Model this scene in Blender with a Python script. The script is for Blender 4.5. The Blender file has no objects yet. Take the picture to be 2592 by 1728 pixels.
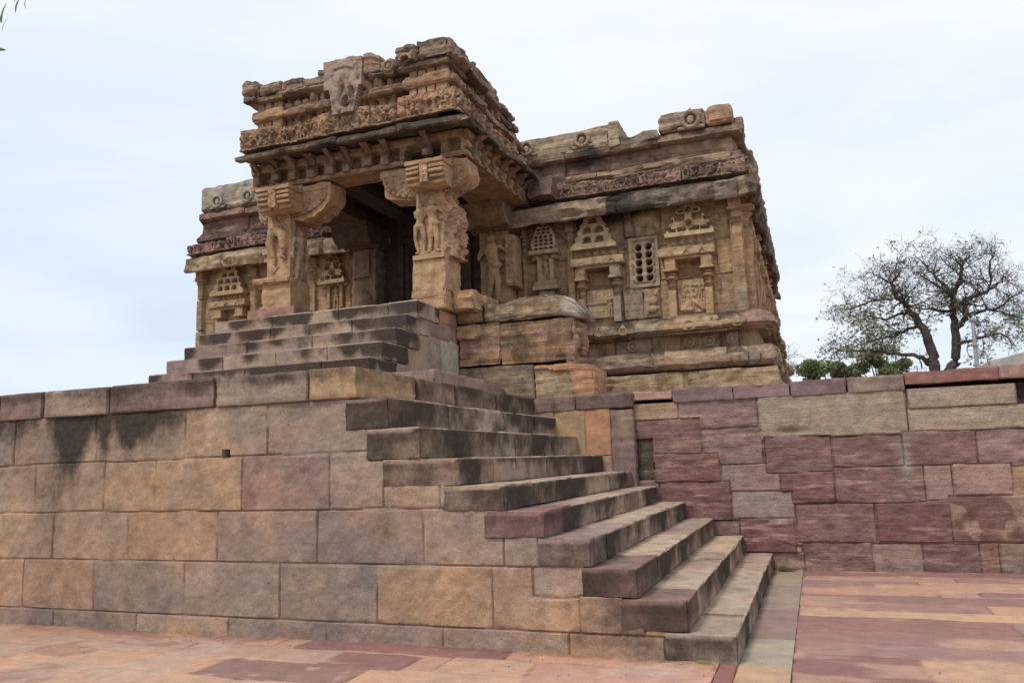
import bpy, math, random
import numpy as np
from mathutils import Matrix, Vector

# ------------------------------------------------------------------ camera, sky, sun, exposure
SC = bpy.context.scene
C = bpy.context.collection
cd = bpy.data.cameras.new("camera"); cam = bpy.data.objects.new("camera", cd); C.objects.link(cam)
R = Vector((0.934505475, 0.354485830, -0.032238385)); U = Vector((0.082056273, -0.126413741, 0.988577935))
F = Vector((-0.346361495, 0.926476855, 0.147222119))
m = Matrix.Identity(4)
for i in range(3):
    m[i][0] = R[i]; m[i][1] = U[i]; m[i][2] = -F[i]; m[i][3] = (0, 0, 1.6)[i]
cam.matrix_world = m
cd.sensor_width = 36.0; cd.lens = 28.03; cd.clip_start = 0.05; cd.clip_end = 3000
SC.camera = cam

SUN_EL, SUN_AZ = math.radians(58), math.radians(205)      # azimuth clockwise from +y
w = bpy.data.worlds.new("World"); SC.world = w; w.use_nodes = True
nt = w.node_tree; nt.nodes.clear()
def nn(t, k, **kw):
    n = t.nodes.new(k)
    for a, b in kw.items(): setattr(n, a, b)
    return n
out = nn(nt, 'ShaderNodeOutputWorld'); bg = nn(nt, 'ShaderNodeBackground')
sky = nn(nt, 'ShaderNodeTexSky', sky_type='NISHITA', sun_disc=False)
sky.sun_elevation = SUN_EL; sky.sun_rotation = SUN_AZ; sky.air_density = 1.0; sky.dust_density = 2.0
tc = nn(nt, 'ShaderNodeTexCoord'); mp = nn(nt, 'ShaderNodeMapping'); mp.inputs['Scale'].default_value = (1.5, 1.5, 6.0)
mp.inputs['Rotation'].default_value = (0.05, 0.08, 0.3)
no = nn(nt, 'ShaderNodeTexNoise'); no.inputs['Scale'].default_value = 1.5; no.inputs['Detail'].default_value = 6; no.inputs['Roughness'].default_value = .5
no.inputs['Distortion'].default_value = 0.4
cr = nn(nt, 'ShaderNodeValToRGB')
cr.color_ramp.elements[0].position = .36; cr.color_ramp.elements[0].color = (6.5, 7.7, 8.9, 1)
cr.color_ramp.elements[1].position = .60; cr.color_ramp.elements[1].color = (8.7, 9.4, 10.3, 1)
# cloud deck: brighter overhead, thin and bluer towards the horizon
sp = nn(nt, 'ShaderNodeSeparateXYZ'); mr = nn(nt, 'ShaderNodeMapRange')
mr.inputs['From Min'].default_value = 0.05; mr.inputs['From Max'].default_value = .55
lo = nn(nt, 'ShaderNodeMixRGB'); lo.blend_type = 'MIX'; lo.inputs[1].default_value = (6.6, 7.8, 9.5, 1)
lm = nn(nt, 'ShaderNodeMapRange'); lm.inputs['From Min'].default_value = 0; lm.inputs['From Max'].default_value = 1; lm.inputs['To Min'].default_value = .35; lm.inputs['To Max'].default_value = 1
hz = nn(nt, 'ShaderNodeMixRGB'); hz.inputs[2].default_value = (9.7, 10.0, 10.4, 1)
sv = nn(nt, 'ShaderNodeMixRGB'); sv.inputs[0].default_value = .93
L = nt.links
L.new(tc.outputs['Generated'], mp.inputs['Vector']); L.new(mp.outputs[0], no.inputs['Vector']); L.new(no.outputs['Fac'], cr.inputs[0])
L.new(tc.outputs['Generated'], sp.inputs[0]); L.new(sp.outputs['Z'], mr.inputs['Value']); hzf = nn(nt, 'ShaderNodeMath', operation='MULTIPLY'); hzf.inputs[1].default_value = .72; L.new(mr.outputs[0], hzf.inputs[0]); L.new(hzf.outputs[0], hz.inputs[0])
L.new(cr.outputs[0], hz.inputs[1])
# the left of the view is bluer (direction -x)
mx = nn(nt, 'ShaderNodeMapRange'); mx.inputs['From Min'].default_value = -.85; mx.inputs['From Max'].default_value = -.1
L.new(sp.outputs['X'], mx.inputs['Value']); L.new(mx.outputs[0], lm.inputs['Value'])
mu = nn(nt, 'ShaderNodeMixRGB'); L.new(hz.outputs[0], mu.inputs[2])
mm = nn(nt, 'ShaderNodeMath', operation='MAXIMUM'); L.new(lm.outputs[0], mm.inputs[0]); L.new(mr.outputs[0], mm.inputs[1])
L.new(mm.outputs[0], mu.inputs[0]); L.new(lo.outputs[0], mu.inputs[1]); lo.inputs[0].default_value = .35; L.new(cr.outputs[0], lo.inputs[2])
L.new(sky.outputs[0], sv.inputs[1]); L.new(mu.outputs[0], sv.inputs[2])
L.new(sv.outputs[0], bg.inputs['Color']); bg.inputs['Strength'].default_value = 0.073
L.new(bg.outputs[0], out.inputs['Surface'])

sd = bpy.data.lights.new("sun", 'SUN'); so = bpy.data.objects.new("sun", sd); C.objects.link(so)
sd.energy = 1.5; sd.angle = math.radians(13); sd.color = (1.0, .95, .87)
dv = Vector((math.sin(SUN_AZ) * math.cos(SUN_EL), math.cos(SUN_AZ) * math.cos(SUN_EL), math.sin(SUN_EL)))
so.rotation_euler = dv.to_track_quat('Z', 'Y').to_euler(); so.location = (0, 0, 30)
vs = SC.view_settings
SC.display_settings.display_device = 'sRGB'
vs.view_transform = 'Standard'; vs.look = 'None'; vs.gamma = 1; vs.exposure = 0.56

# ------------------------------------------------------------------ numpy noise
def _h(ix, iy, iz, s):
    n = (ix.astype(np.uint32) * np.uint32(374761393) + iy.astype(np.uint32) * np.uint32(668265263)
         + iz.astype(np.uint32) * np.uint32(2147483647 - 56473) + np.uint32((s * 974711 + 12345) & 0xffffffff))
    n = (n ^ (n >> np.uint32(13))) * np.uint32(1274126177)
    n = (n ^ (n >> np.uint32(16))) * np.uint32(2246822519)
    return ((n ^ (n >> np.uint32(15))) & np.uint32(0xffffff)).astype(np.float32) / 8388608.0 - 1.0
def vn(p, s=0):
    with np.errstate(over='ignore'):
        p = np.asarray(p, np.float32); i = np.floor(p).astype(np.int64); f = p - i
        f = f * f * f * (f * (f * 6 - 15) + 10)
        x, y, z = i[:, 0], i[:, 1], i[:, 2]; a, b, c = f[:, 0], f[:, 1], f[:, 2]
        def L_(k, l): return _h(x, y + k, z + l, s) * (1 - a) + _h(x + 1, y + k, z + l, s) * a
        return (L_(0, 0) * (1 - b) + L_(1, 0) * b) * (1 - c) + (L_(0, 1) * (1 - b) + L_(1, 1) * b) * c
def fbm(p, o=3, s=0, g=.5):
    r = 0; a = 1; t = 0; p = np.asarray(p, np.float32)
    for k in range(o):
        r = r + a * vn(p, s + k * 17); t += a; a *= g; p = p * 2.03 + 11.3
    return r / t * 1.5
def ridge(p, o=3, s=0):
    r = 0; a = 1; t = 0; p = np.asarray(p, np.float32)
    for k in range(o):
        r = r + a * (1 - 2.2 * np.abs(vn(p, s + k * 31))); t += a; a *= .55; p = p * 2.1 + 5.7
    return r / t
def sst(a, b, x):
    t = np.clip((x - a) / (b - a), 0, 1); return t * t * (3 - 2 * t)

# ------------------------------------------------------------------ objects, labels, mesh building
ORG = {}
def tag(o, label=None, cat=None, group=None, kind=None):
    for k, v in (('label', label), ('category', cat), ('group', group), ('kind', kind)):
        if v: o[k] = v
    return o
def thing(name, loc, label, cat, group=None):
    o = bpy.data.objects.new(name, None); C.objects.link(o); o.location = loc; o.empty_display_size = .3
    ORG[o] = np.array(loc, float); return tag(o, label, cat, group)
class MB:
    def __init__(s): s.V = []; s.Q = []; s.T = []; s.K = []; s.n = 0
    def add(s, V, Q=None, K=(.3, .25, .2, .2), T=None):
        V = np.asarray(V, np.float32); K = np.asarray(K, np.float32)
        if K.ndim == 1: K = np.tile(K, (len(V), 1))
        s.V.append(V); s.K.append(K)
        if Q is not None and len(Q): s.Q.append(np.asarray(Q, np.int64) + s.n)
        if T is not None and len(T): s.T.append(np.asarray(T, np.int64) + s.n)
        s.n += len(V); return s
    def build(s, name, mat, parent=None, smooth=True, org=None):
        V = np.concatenate(s.V).astype(np.float64); K = np.concatenate(s.K)
        o3 = ORG.get(parent, np.zeros(3)) if parent is not None else np.zeros(3)
        if org is not None: o3 = np.array(org, float)
        V = (V - o3).astype(np.float32)
        me = bpy.data.meshes.new(name)
        q = np.concatenate(s.Q).ravel() if s.Q else np.zeros(0, np.int64)
        t = np.concatenate(s.T).ravel() if s.T else np.zeros(0, np.int64)
        nq, ntr = len(q) // 4, len(t) // 3
        me.vertices.add(len(V)); me.vertices.foreach_set('co', V.ravel())
        me.loops.add(len(q) + len(t)); me.loops.foreach_set('vertex_index', np.concatenate([q, t]).astype(np.int32))
        me.polygons.add(nq + ntr)
        me.polygons.foreach_set('loop_start', np.concatenate([np.arange(nq) * 4, nq * 4 + np.arange(ntr) * 3]).astype(np.int32))
        try: me.polygons.foreach_set('loop_total', np.concatenate([np.full(nq, 4), np.full(ntr, 3)]).astype(np.int32))
        except Exception: pass
        me.polygons.foreach_set('use_smooth', np.full(nq + ntr, smooth))
        at = me.color_attributes.new('tone', 'FLOAT_COLOR', 'POINT'); at.data.foreach_set('color', np.ascontiguousarray(K, np.float32).ravel())
        me.update(calc_edges=True); me.validate()
        if smooth and mat.name.endswith('sandstone'): me.set_sharp_from_angle(angle=math.radians(36))
        me.materials.append(mat)
        o = bpy.data.objects.new(name, me); C.objects.link(o)
        if parent is not None: o.parent = parent
        elif org is not None: o.location = org
        ORG[o] = o3
        return o

def col(c, st=.2): return np.array([c[0], c[1], c[2], st], np.float32)

def axis_pts(a, b, r, res):
    n = max(1, int(math.ceil((b - a - 2 * r) / res)))
    e = [a, a + .3 * r, a + .65 * r]; f = [b - .65 * r, b - .3 * r, b]; mid_ = list(np.linspace(a + r, b - r, n + 1)); k = min(.9 * r, .3 * (mid_[1] - mid_[0]))
    return np.array(e + mid_[:1] + [mid_[0] + k] + (mid_[1:-1]) + [mid_[-1] - k] + mid_[-1:] + f)
_fc = {}
def shell(nx, ny, nz):
    k = (nx, ny, nz)
    if k in _fc: return _fc[k]
    qs = []
    def code(i, j, l): return (i * ny + j) * nz + l
    for ax in range(3):
        n1, n2 = [(ny, nz), (nx, nz), (nx, ny)][ax]
        A, B = np.meshgrid(np.arange(n1 - 1), np.arange(n2 - 1), indexing='ij'); A = A.ravel(); B = B.ravel()
        for side in (0, 1):
            c = (0, [nx, ny, nz][ax] - 1)[side]
            def pt(a, b):
                if ax == 0: return code(c + 0 * a, a, b)
                if ax == 1: return code(a, c + 0 * a, b)
                return code(a, b, c + 0 * a)
            q = np.stack([pt(A, B), pt(A + 1, B), pt(A + 1, B + 1), pt(A, B + 1)], 1)
            flip = (side == 0) ^ (ax == 1)
            qs.append(q[:, ::-1] if flip else q)
    q = np.concatenate(qs); u, inv = np.unique(q.ravel(), return_inverse=True)
    _fc[k] = (u, inv.reshape(-1, 4)); return _fc[k]
SEED = [0]
def box(mb, lo, hi, c, st=.2, r=.02, res=.06, amp=.008, strat=.0, chip=.02, topst=0., fq=3., taper=None, bend=None, xf=None):
    """rounded, eroded stone block"""
    lo = np.array(lo, float); hi = np.array(hi, float); SEED[0] += 1
    r = min(r * .62, .45 * float((hi - lo).min()))
    ax = [axis_pts(lo[i], hi[i], r, res) for i in range(3)]
    nx, ny, nz = [len(a) for a in ax]; u, q = shell(nx, ny, nz)
    P = np.stack([ax[0][u // (ny * nz)], ax[1][(u // nz) % ny], ax[2][u % nz]], 1)
    cc = np.clip(P, lo + r, hi - r); d = P - cc; dn = np.linalg.norm(d, axis=1, keepdims=True); n = d / np.maximum(dn, 1e-9)
    P = cc + n * r
    edge = ((np.abs(d) > 1e-6).sum(1) > 1)
    nz1 = fbm(P * fq, 3, SEED[0]); dis = amp * nz1 + amp * .35 * vn(P * [11, 11, 15], SEED[0] + 2) - amp * 1.2 * np.clip(fbm(P * [3, 3, 6], 2, SEED[0] + 7) - .2, 0, 1)
    if strat: dis = dis + strat * vn(np.stack([P[:, 0] * .9, P[:, 1] * .9, P[:, 2] * 17], 1), SEED[0] + 5) + .5 * strat * vn(P * [2, 2, 37], SEED[0] + 6)
    if chip: dis = dis - edge * chip * np.clip(fbm(P * 5, 2, SEED[0] + 9) - .05, 0, 1)
    P = P + n * dis[:, None]
    if taper is not None:
        t = (P[:, 2] - lo[2]) / (hi[2] - lo[2]); s = 1 + (taper - 1) * t; mid = (lo + hi) / 2
        P[:, 0] = mid[0] + (P[:, 0] - mid[0]) * s; P[:, 1] = mid[1] + (P[:, 1] - mid[1]) * s
    if bend is not None: P = bend(P)
    K = np.tile(col(c, st), (len(P), 1)); K[:, 3] += topst * np.clip(n[:, 2], 0, 1)
    if xf is not None: P = xf(P)
    mb.add(P, q, K)

def run(mb, a, b, nrm, prof, cols, joints=(), res=.06, amp=.01, strat=.0, m0=0, m1=0, jit=.012, st=.2, stf=None, seed=0, ns=None, gap=.012, gdep=.045, carve=0., carvef=7., fq=2.5, zsag=0.):
    """a moulding of stones from a to b (xy), profile = [(out, z)...]; joints = distances along; m0/m1 = mitre"""
    a = np.array(a, float); b = np.array(b, float); nrm = np.array(nrm, float); Lg = np.linalg.norm(b - a); dr = (b - a) / Lg
    pr = [np.array(prof[0], float)]
    for k in range(1, len(prof)):
        p0, p1 = np.array(prof[k - 1], float), np.array(prof[k], float); n = max(1, int(np.linalg.norm(p1 - p0) / (res * .8)))
        for i in range(1, n + 1): pr.append(p0 + (p1 - p0) * i / n)
    pr = np.array(pr); npf = len(pr)
    s = list(np.linspace(0, Lg, max(2, int(Lg / res))))
    for j in joints: s += [j - gap, j - gap * .4, j, j + gap * .4, j + gap]
    s = np.unique(np.clip(np.array(s), 0, Lg)); nS = len(s)
    S, J = np.meshgrid(s, np.arange(npf), indexing='ij'); S = S.ravel(); J = J.ravel()
    o = pr[J, 0].copy(); z = pr[J, 1].copy()
    js = np.array(sorted(joints)); blk = np.searchsorted(js, S) if len(js) else np.zeros(len(S), int)
    rg = np.random.RandomState(seed + 77); nb = len(js) + 1
    jo = rg.uniform(-jit, jit, nb)[blk]; jz = rg.uniform(-jit, jit, nb)[blk] * .6
    dj = np.full(len(S), 9.)
    for j in js: dj = np.minimum(dj, np.abs(S - j))
    mid = pr[:, 0].max()
    inner = (J == 0) | (J == npf - 1)
    w0 = (1 - sst(0, .3, S)) * (m0 != 0); w1 = (1 - sst(0, .3, Lg - S)) * (m1 != 0); jo = jo * (1 - w0) * (1 - w1); jz = jz * (1 - w0) * (1 - w1)
    o = o + np.where(inner, 0, jo) - gdep * (1 - sst(0, gap * 2.2, dj)) * (~inner)
    z = z + np.where(inner, 0, jz)
    t = S / Lg
    # mitre: remap the whole run linearly so that ends move by +-out
    lo_ = -m0 * o; hi_ = Lg + m1 * o
    along = lo_ + (hi_ - lo_) * t
    P = np.stack([a[0] + dr[0] * along + nrm[0] * o, a[1] + dr[1] * along + nrm[1] * o, z], 1)
    jseed = seed; seed = seed if ns is None else ns
    dis = amp * (.45 * fbm(P * fq, 3, seed) + .5 * vn(P * [4, 4, 9], seed + 21) - .9 * (vn(P * [1.7, 1.7, 5], seed + 22) > .38) * sst(.38, .46, vn(P * [1.7, 1.7, 5], seed + 22)))
    if strat: dis = dis + strat * vn(P * [.8, .8, 16], seed + 3) + .5 * strat * vn(P * [2., 2., 36], seed + 4)
    dis = dis - 1.6 * amp * np.clip(fbm(P * [5, 5, 8], 3, seed + 12) - .08, 0, 1) + .35 * amp * vn(P * [9, 9, 14], seed + 15)
    if carve: dis = dis + carve * (ridge(P * carvef, 2, seed + 8) - .3)
    dis = np.where(inner, dis * .3, dis)
    P[:, 0] += (nrm[0] - dr[0] * w0 * m0 + dr[0] * w1 * m1) * dis; P[:, 1] += (nrm[1] - dr[1] * w0 * m0 + dr[1] * w1 * m1) * dis
    P[:, 2] += amp * .35 * fbm(P * fq + 31, 3, seed + 1) + zsag * fbm(np.stack([S * .8, S * 0, S * 0], 1), 2, seed + 2)
    K = np.zeros((len(P), 4), np.float32); cc = np.array([cols[k % len(cols)] for k in range(nb)], np.float32)
    K[:, :3] = cc[blk][:, :3]
    K[:, 3] = st if stf is None else stf(P, o, z)
    I = np.arange(nS * npf).reshape(nS, npf)
    q = np.stack([I[:-1, :-1], I[1:, :-1], I[1:, 1:], I[:-1, 1:]], -1).reshape(-1, 4)
    if nrm[0] * dr[1] - nrm[1] * dr[0] < 0: q = q[:, ::-1]
    # end caps
    T = []; Vc = []
    base = len(P)
    for e, row in ((m0, I[0]), (m1, I[-1])):
        if e == 0:
            Vc.append((P[row[0]] + P[row[-1]]) / 2); ci = base + len(Vc) - 1
            for k in range(npf): T.append((ci, row[k], row[(k + 1) % npf]))
    if Vc:
        P = np.concatenate([P, np.array(Vc)]); K = np.concatenate([K, K[[0, -1]][:len(Vc)]])
    mb.add(P, q, K, np.array(T) if T else None)

class HF:
    """carved stone face: a height field over (u, v)"""
    def __init__(s, u0, u1, v0, v1, res, c=(.4, .28, .17), st=.2):
        nu = max(2, int((u1 - u0) / res) + 1); nv = max(2, int((v1 - v0) / res) + 1)
        s.u = np.linspace(u0, u1, nu); s.v = np.linspace(v0, v1, nv); s.U, s.V = np.meshgrid(s.u, s.v, indexing='ij')
        s.H = np.zeros_like(s.U); s.K = np.zeros(s.U.shape + (4,), np.float32); s.K[:] = col(c, st); s.M = np.ones_like(s.U, bool)
        s.res = res; s.box = (u0, u1, v0, v1)
    def P(s, f=1., fv=None): return np.stack([s.U.ravel() * f, s.V.ravel() * (fv or f), s.U.ravel() * 0 + .37], 1)
    def noise(s, amp, f, o=3, seed=0, fv=None): s.H += amp * fbm(s.P(f, fv), o, seed).reshape(s.U.shape); return s
    def carve(s, amp, f, seed=0, u=None): 
        h = amp * (ridge(s.P(f), 2, seed).reshape(s.U.shape) - .3)
        if u is not None: h = h * s.inrect(*u)
        s.H += h; return s
    def inrect(s, u0, v0, u1, v1, e=.01):
        d = np.minimum(np.minimum(s.U - u0, u1 - s.U), np.minimum(s.V - v0, v1 - s.V)); return sst(-e, e, d)
    def rects(s, L_, gw=.014, gd=.02, jit=.01, seed=0, warp=.012):
        """list of (u0,v0,u1,v1,colour[,stain[,out]]); later ones lie over earlier ones"""
        rg = random.Random(seed); wu = s.U + warp * fbm(s.P(2.3), 2, seed + 41).reshape(s.U.shape); wv = s.V + warp * fbm(s.P(2.3), 2, seed + 43).reshape(s.U.shape)
        G = np.zeros_like(s.U); O = np.zeros_like(s.U)
        for it in L_:
            u0, v0, u1, v1, c = it[:5]; d = np.minimum(np.minimum(wu - u0, u1 - wu), np.minimum(wv - v0, v1 - wv)); k = d > 0
            s.K[k, :3] = c[:3]
            if len(it) > 5 and it[5] is not None: s.K[k, 3] = it[5]
            G[k] = 1 - sst(0, gw, d[k]); O[k] = (it[6] if len(it) > 6 else 0) + rg.uniform(-jit, jit)
            k2 = (d <= 0) & (d > -gw * .7); G[k2] = np.maximum(G[k2], 1 - sst(0, gw, -d[k2]))
        s.H += O - gd * G; s.G = G; return s
    def raise_to(s, h, k=.0):
        if k <= 0: s.H = np.maximum(s.H, h)
        else:
            t = np.clip(.5 + .5 * (h - s.H) / k, 0, 1); s.H = s.H * (1 - t) + h * t + k * t * (1 - t)
        return s
    def cap(s, p, q, r0, r1, hs=1., base=0., k=.008, flat=0.):
        """tapered limb from p to q"""
        d = np.array(q, float) - p; L2 = max(1e-9, d @ d)
        t = np.clip(((s.U - p[0]) * d[0] + (s.V - p[1]) * d[1]) / L2, 0, 1); r = r0 + (r1 - r0) * t
        dd = (s.U - p[0] - d[0] * t) ** 2 + (s.V - p[1] - d[1] * t) ** 2
        h = np.where(dd < r * r, base + hs * np.sqrt(np.maximum(r * r - dd, 0)) - flat, -1); return s.raise_to(h, k)
    def ell(s, c, a, b, hs=1., base=0., k=.008):
        dd = ((s.U - c[0]) / a) ** 2 + ((s.V - c[1]) / b) ** 2
        return s.raise_to(np.where(dd < 1, base + hs * min(a, b) * np.sqrt(np.maximum(1 - dd, 0)), -1), k)
    def slab(s, u0, v0, u1, v1, h, e=.012):
        d = np.minimum(np.minimum(s.U - u0, u1 - s.U), np.minimum(s.V - v0, v1 - s.V))
        return s.raise_to(np.where(d > -e, h * sst(-e, e * .3, d), -1))
    def cut(s, u0, v0, u1, v1, h, e=.012):
        w_ = s.inrect(u0, v0, u1, v1, e); s.H = s.H * (1 - w_) + (s.H + h) * w_; return s
    def hole(s, c, a, b, h):
        dd = ((s.U - c[0]) / a) ** 2 + ((s.V - c[1]) / b) ** 2; w_ = 1 - sst(.75, 1.15, dd); s.H = s.H + h * w_; return s
    def ring(s, c, r, wd, h, half=False):
        d = np.abs(np.hypot(s.U - c[0], s.V - c[1]) - r); hh = np.where(d < wd, h * np.sqrt(np.maximum(1 - (d / wd) ** 2, 0)), -1)
        if half: hh = np.where(s.V < c[1], -1, hh)
        return s.raise_to(hh)
    def pil(s, uc, segs, dep=1., base=0.):
        """pilaster: segs = [(v0, v1, halfwidth, depth, round?)]"""
        for v0, v1, hw, dp, rnd in segs:
            du = np.abs(s.U - uc) / hw; k = (du < 1) & (s.V >= v0) & (s.V <= v1)
            if rnd: h = base + dp * np.sqrt(np.maximum(1 - du ** 2, 0)) * np.sqrt(np.clip(1 - ((s.V - (v0 + v1) / 2) / ((v1 - v0) / 2)) ** 2 * .6, 0, 1))
            else: h = base + dp * sst(1.0, .86, du)
            s.raise_to(np.where(k, h, -1))
        return s
    def stain(s, f, w_, seed, lo=.0, up=.45):
        s.K[..., 3] += w_ * np.clip(fbm(s.P(f), 3, seed).reshape(s.U.shape) * .9 + lo, -up, up); return s
    def to(s, mb, O, ud, vd, nd, skirt=.06):
        O = np.array(O, float); ud = np.array(ud, float); vd = np.array(vd, float); nd = np.array(nd, float)
        P = O + s.U[..., None] * ud + s.V[..., None] * vd + s.H[..., None] * nd
        nu, nv = s.U.shape; I = np.arange(nu * nv).reshape(nu, nv)
        q = np.stack([I[:-1, :-1], I[1:, :-1], I[1:, 1:], I[:-1, 1:]], -1).reshape(-1, 4)
        M = (s.M[:-1, :-1] & s.M[1:, :-1] & s.M[1:, 1:] & s.M[:-1, 1:]).ravel(); q = q[M]
        flip = np.dot(np.cross(ud, vd), nd) < 0
        # skirt round every open border, so that the carved stone has thickness
        e = np.concatenate([q[:, [0, 1]], q[:, [1, 2]], q[:, [2, 3]], q[:, [3, 0]]])
        key = np.minimum(e[:, 0], e[:, 1]) * (nu * nv) + np.maximum(e[:, 0], e[:, 1])
        uq, ix, ct = np.unique(key, return_index=True, return_counts=True); be = e[ix[ct == 1]]
        Pf = P.reshape(-1, 3); Kf = s.K.reshape(-1, 4)
        if skirt and len(be):
            bv, inv = np.unique(be.ravel(), return_inverse=True); inv = inv.reshape(-1, 2); n0 = len(Pf)
            base = (O + s.U.ravel()[bv][:, None] * ud + s.V.ravel()[bv][:, None] * vd) - skirt * nd
            Pf = np.concatenate([Pf, base]); Kf = np.concatenate([Kf, Kf[bv]])
            q = np.concatenate([q, np.stack([be[:, 1], be[:, 0], inv[:, 0] + n0, inv[:, 1] + n0], 1)])
        if flip: q = q[:, ::-1]
        us, inv = np.unique(q.ravel(), return_inverse=True)
        mb.add(Pf[us], inv.reshape(-1, 4), Kf[us]); return s
XZ = dict(ud=(1, 0, 0), vd=(0, 0, 1), nd=(0, -1, 0))
YZ = dict(ud=(0, 1, 0), vd=(0, 0, 1), nd=(1, 0, 0))
def front(h, mb, y, skirt=.06): return h.to(mb, (0, y, 0), (1, 0, 0), (0, 0, 1), (0, -1, 0), skirt)
def right(h, mb, x, skirt=.06): return h.to(mb, (x, 0, 0), (0, 1, 0), (0, 0, 1), (1, 0, 0), skirt)
def left(h, mb, x, skirt=.06): return h.to(mb, (x, 0, 0), (0, 1, 0), (0, 0, 1), (-1, 0, 0), skirt)

# ------------------------------------------------------------------ materials
def stone(name, strata=.35, sbump=.4, bump=.35, blotch=.5, lichen=(.034, .028, .022), sat=.86, grain=1., band=None, white=.0, hue=.5, scale=1., streak=(4.5, 4.5, 1.1), ledge=0., tint=(1, 1, 1)):
    M = bpy.data.materials.new(name); M.use_nodes = True; t = M.node_tree; N = t.nodes; l = t.links; N.clear()
    o = nn(t, 'ShaderNodeOutputMaterial'); b = nn(t, 'ShaderNodeBsdfPrincipled'); l.new(b.outputs[0], o.inputs[0])
    b.inputs['Roughness'].default_value = .92; b.inputs['Specular IOR Level'].default_value = .22
    g = nn(t, 'ShaderNodeNewGeometry'); at = nn(t, 'ShaderNodeAttribute', attribute_name='tone')
    def noise(sc, det=5, ro=.55, vec=None, dist=0):
        n = nn(t, 'ShaderNodeTexNoise'); n.inputs['Scale'].default_value = sc; n.inputs['Detail'].default_value = det; n.inputs['Roughness'].default_value = ro; n.inputs['Distortion'].default_value = dist
        if vec:
            mp_ = nn(t, 'ShaderNodeMapping'); mp_.inputs['Scale'].default_value = vec; l.new(g.outputs['Position'], mp_.inputs[0]); l.new(mp_.outputs[0], n.inputs['Vector'])
        else: l.new(g.outputs['Position'], n.inputs['Vector'])
        return n.outputs['Fac']
    def rng(v, a, b_, c, d, smooth=False):
        k = nn(t, 'ShaderNodeMapRange'); k.interpolation_type = 'SMOOTHSTEP' if smooth else 'LINEAR'
        for i, x in enumerate((a, b_, c, d)): k.inputs[1 + i].default_value = x
        l.new(v, k.inputs[0]); return k.outputs[0]
    def mth(op, a, b_):
        k = nn(t, 'ShaderNodeMath', operation=op)
        for i, x in enumerate((a, b_)):
            if hasattr(x, 'links'): l.new(x, k.inputs[i])
            else: k.inputs[i].default_value = x
        return k.outputs[0]
    def mix(f, a, b_, mode='MIX'):
        k = nn(t, 'ShaderNodeMixRGB'); k.blend_type = mode
        for i, x in enumerate((f, a, b_)):
            if hasattr(x, 'links'): l.new(x, k.inputs[i])
            else: k.inputs[i].default_value = (x, x, x, 1) if (i and not isinstance(x, tuple)) else (x if not isinstance(x, tuple) else x + (1,))
        return k.outputs[0]
    big = noise(1.7 * scale, 5, .6); med = noise(6 * scale, 6, .62); fine = noise(34 * scale, 4, .65); gr = noise(120, 2, .6)
    stv = noise(1.0, 6, .62, (1.3, 1.3, 19), .15)
    hs_ = nn(t, 'ShaderNodeHueSaturation'); hs_.inputs['Saturation'].default_value = sat; l.new(at.outputs['Color'], hs_.inputs['Color']); c = mix(1., hs_.outputs[0], tuple(float(x) for x in tint), 'MULTIPLY')
    # slow changes of hue inside one stone: greyer here, more ochre there
    c1 = mix(1., c, (1.10, .99, .90), 'MULTIPLY'); c2 = mix(1., c, (.88, .87, .89), 'MULTIPLY')
    hb = mix(rng(big, .35, .65, 0, 1, True), c2, c1)
    c = mix(hue, c, hb)
    c = mix(1., c, mix(0, rng(med, .3, .7, 1 - blotch * .55, 1 + blotch * .5), 0), 'MULTIPLY')
    c = mix(1., c, rng(stv, .3, .7, 1 - strata * .6, 1 + strata * .55), 'MULTIPLY')
    if band:
        bm = rng(noise(1.0, 6, .66, (1.05, 1.05, 9.), .45), .53, .66, 0, .9, True); c = mix(mth('MULTIPLY', bm, rng(med, .3, .6, .35, .95)), c, band)
    c = mix(1., c, rng(gr, .25, .75, 1 - .28 * grain, 1 + .28 * grain), 'MULTIPLY')
    if white:
        wm = mth('MULTIPLY', rng(fine, .60, .68, 0, 1, True), rng(big, .5, .6, 0, white, True)); c = mix(wm, c, (.46, .43, .38))
    # lichen, soot stains, and shade painted into the porch: mask painted by the stone's own stain value, broken up by noise, streaked downwards
    sk = noise(1.0, 6, .66, streak); s2 = noise(10, 6, .7)
    mk = mth('ADD', at.outputs['Alpha'], mth('ADD', mth('MULTIPLY', mth('SUBTRACT', sk, .5), .9), mth('ADD', mth('MULTIPLY', mth('SUBTRACT', s2, .5), .65), mth('MULTIPLY', mth('SUBTRACT', fine, .5), .35))))
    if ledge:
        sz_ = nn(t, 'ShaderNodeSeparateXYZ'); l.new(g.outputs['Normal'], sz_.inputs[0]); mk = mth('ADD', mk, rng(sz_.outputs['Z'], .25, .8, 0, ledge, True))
    c = mix(rng(mk, .10, .55, 0, .5, True), c, mix(1., c, (.60, .57, .55), 'MULTIPLY'))
    mask = rng(mk, .27, .90, 0, .96, True)
    c = mix(mask, c, mix(rng(fine, .35, .65, 0, 1), lichen, tuple(x * 1.8 for x in lichen)))
    l.new(c, b.inputs['Base Color'])
    h = mth('ADD', mth('MULTIPLY', med, .9), mth('ADD', mth('MULTIPLY', fine, .45), mth('MULTIPLY', gr, .10)))
    if sbump: h = mth('ADD', h, mth('MULTIPLY', noise(1.0, 4, .6, (2.2, 2.2, 26), .3), sbump))
    bp = nn(t, 'ShaderNodeBump'); bp.inputs['Strength'].default_value = bump; bp.inputs['Distance'].default_value = .06; l.new(h, bp.inputs['Height'])
    l.new(bp.outputs[0], b.inputs['Normal'])
    return M
M_ASH = stone('ashlar_sandstone', strata=.06, sbump=.0, bump=.40, blotch=.45, hue=.9, grain=1.2, sat=.94)
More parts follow.
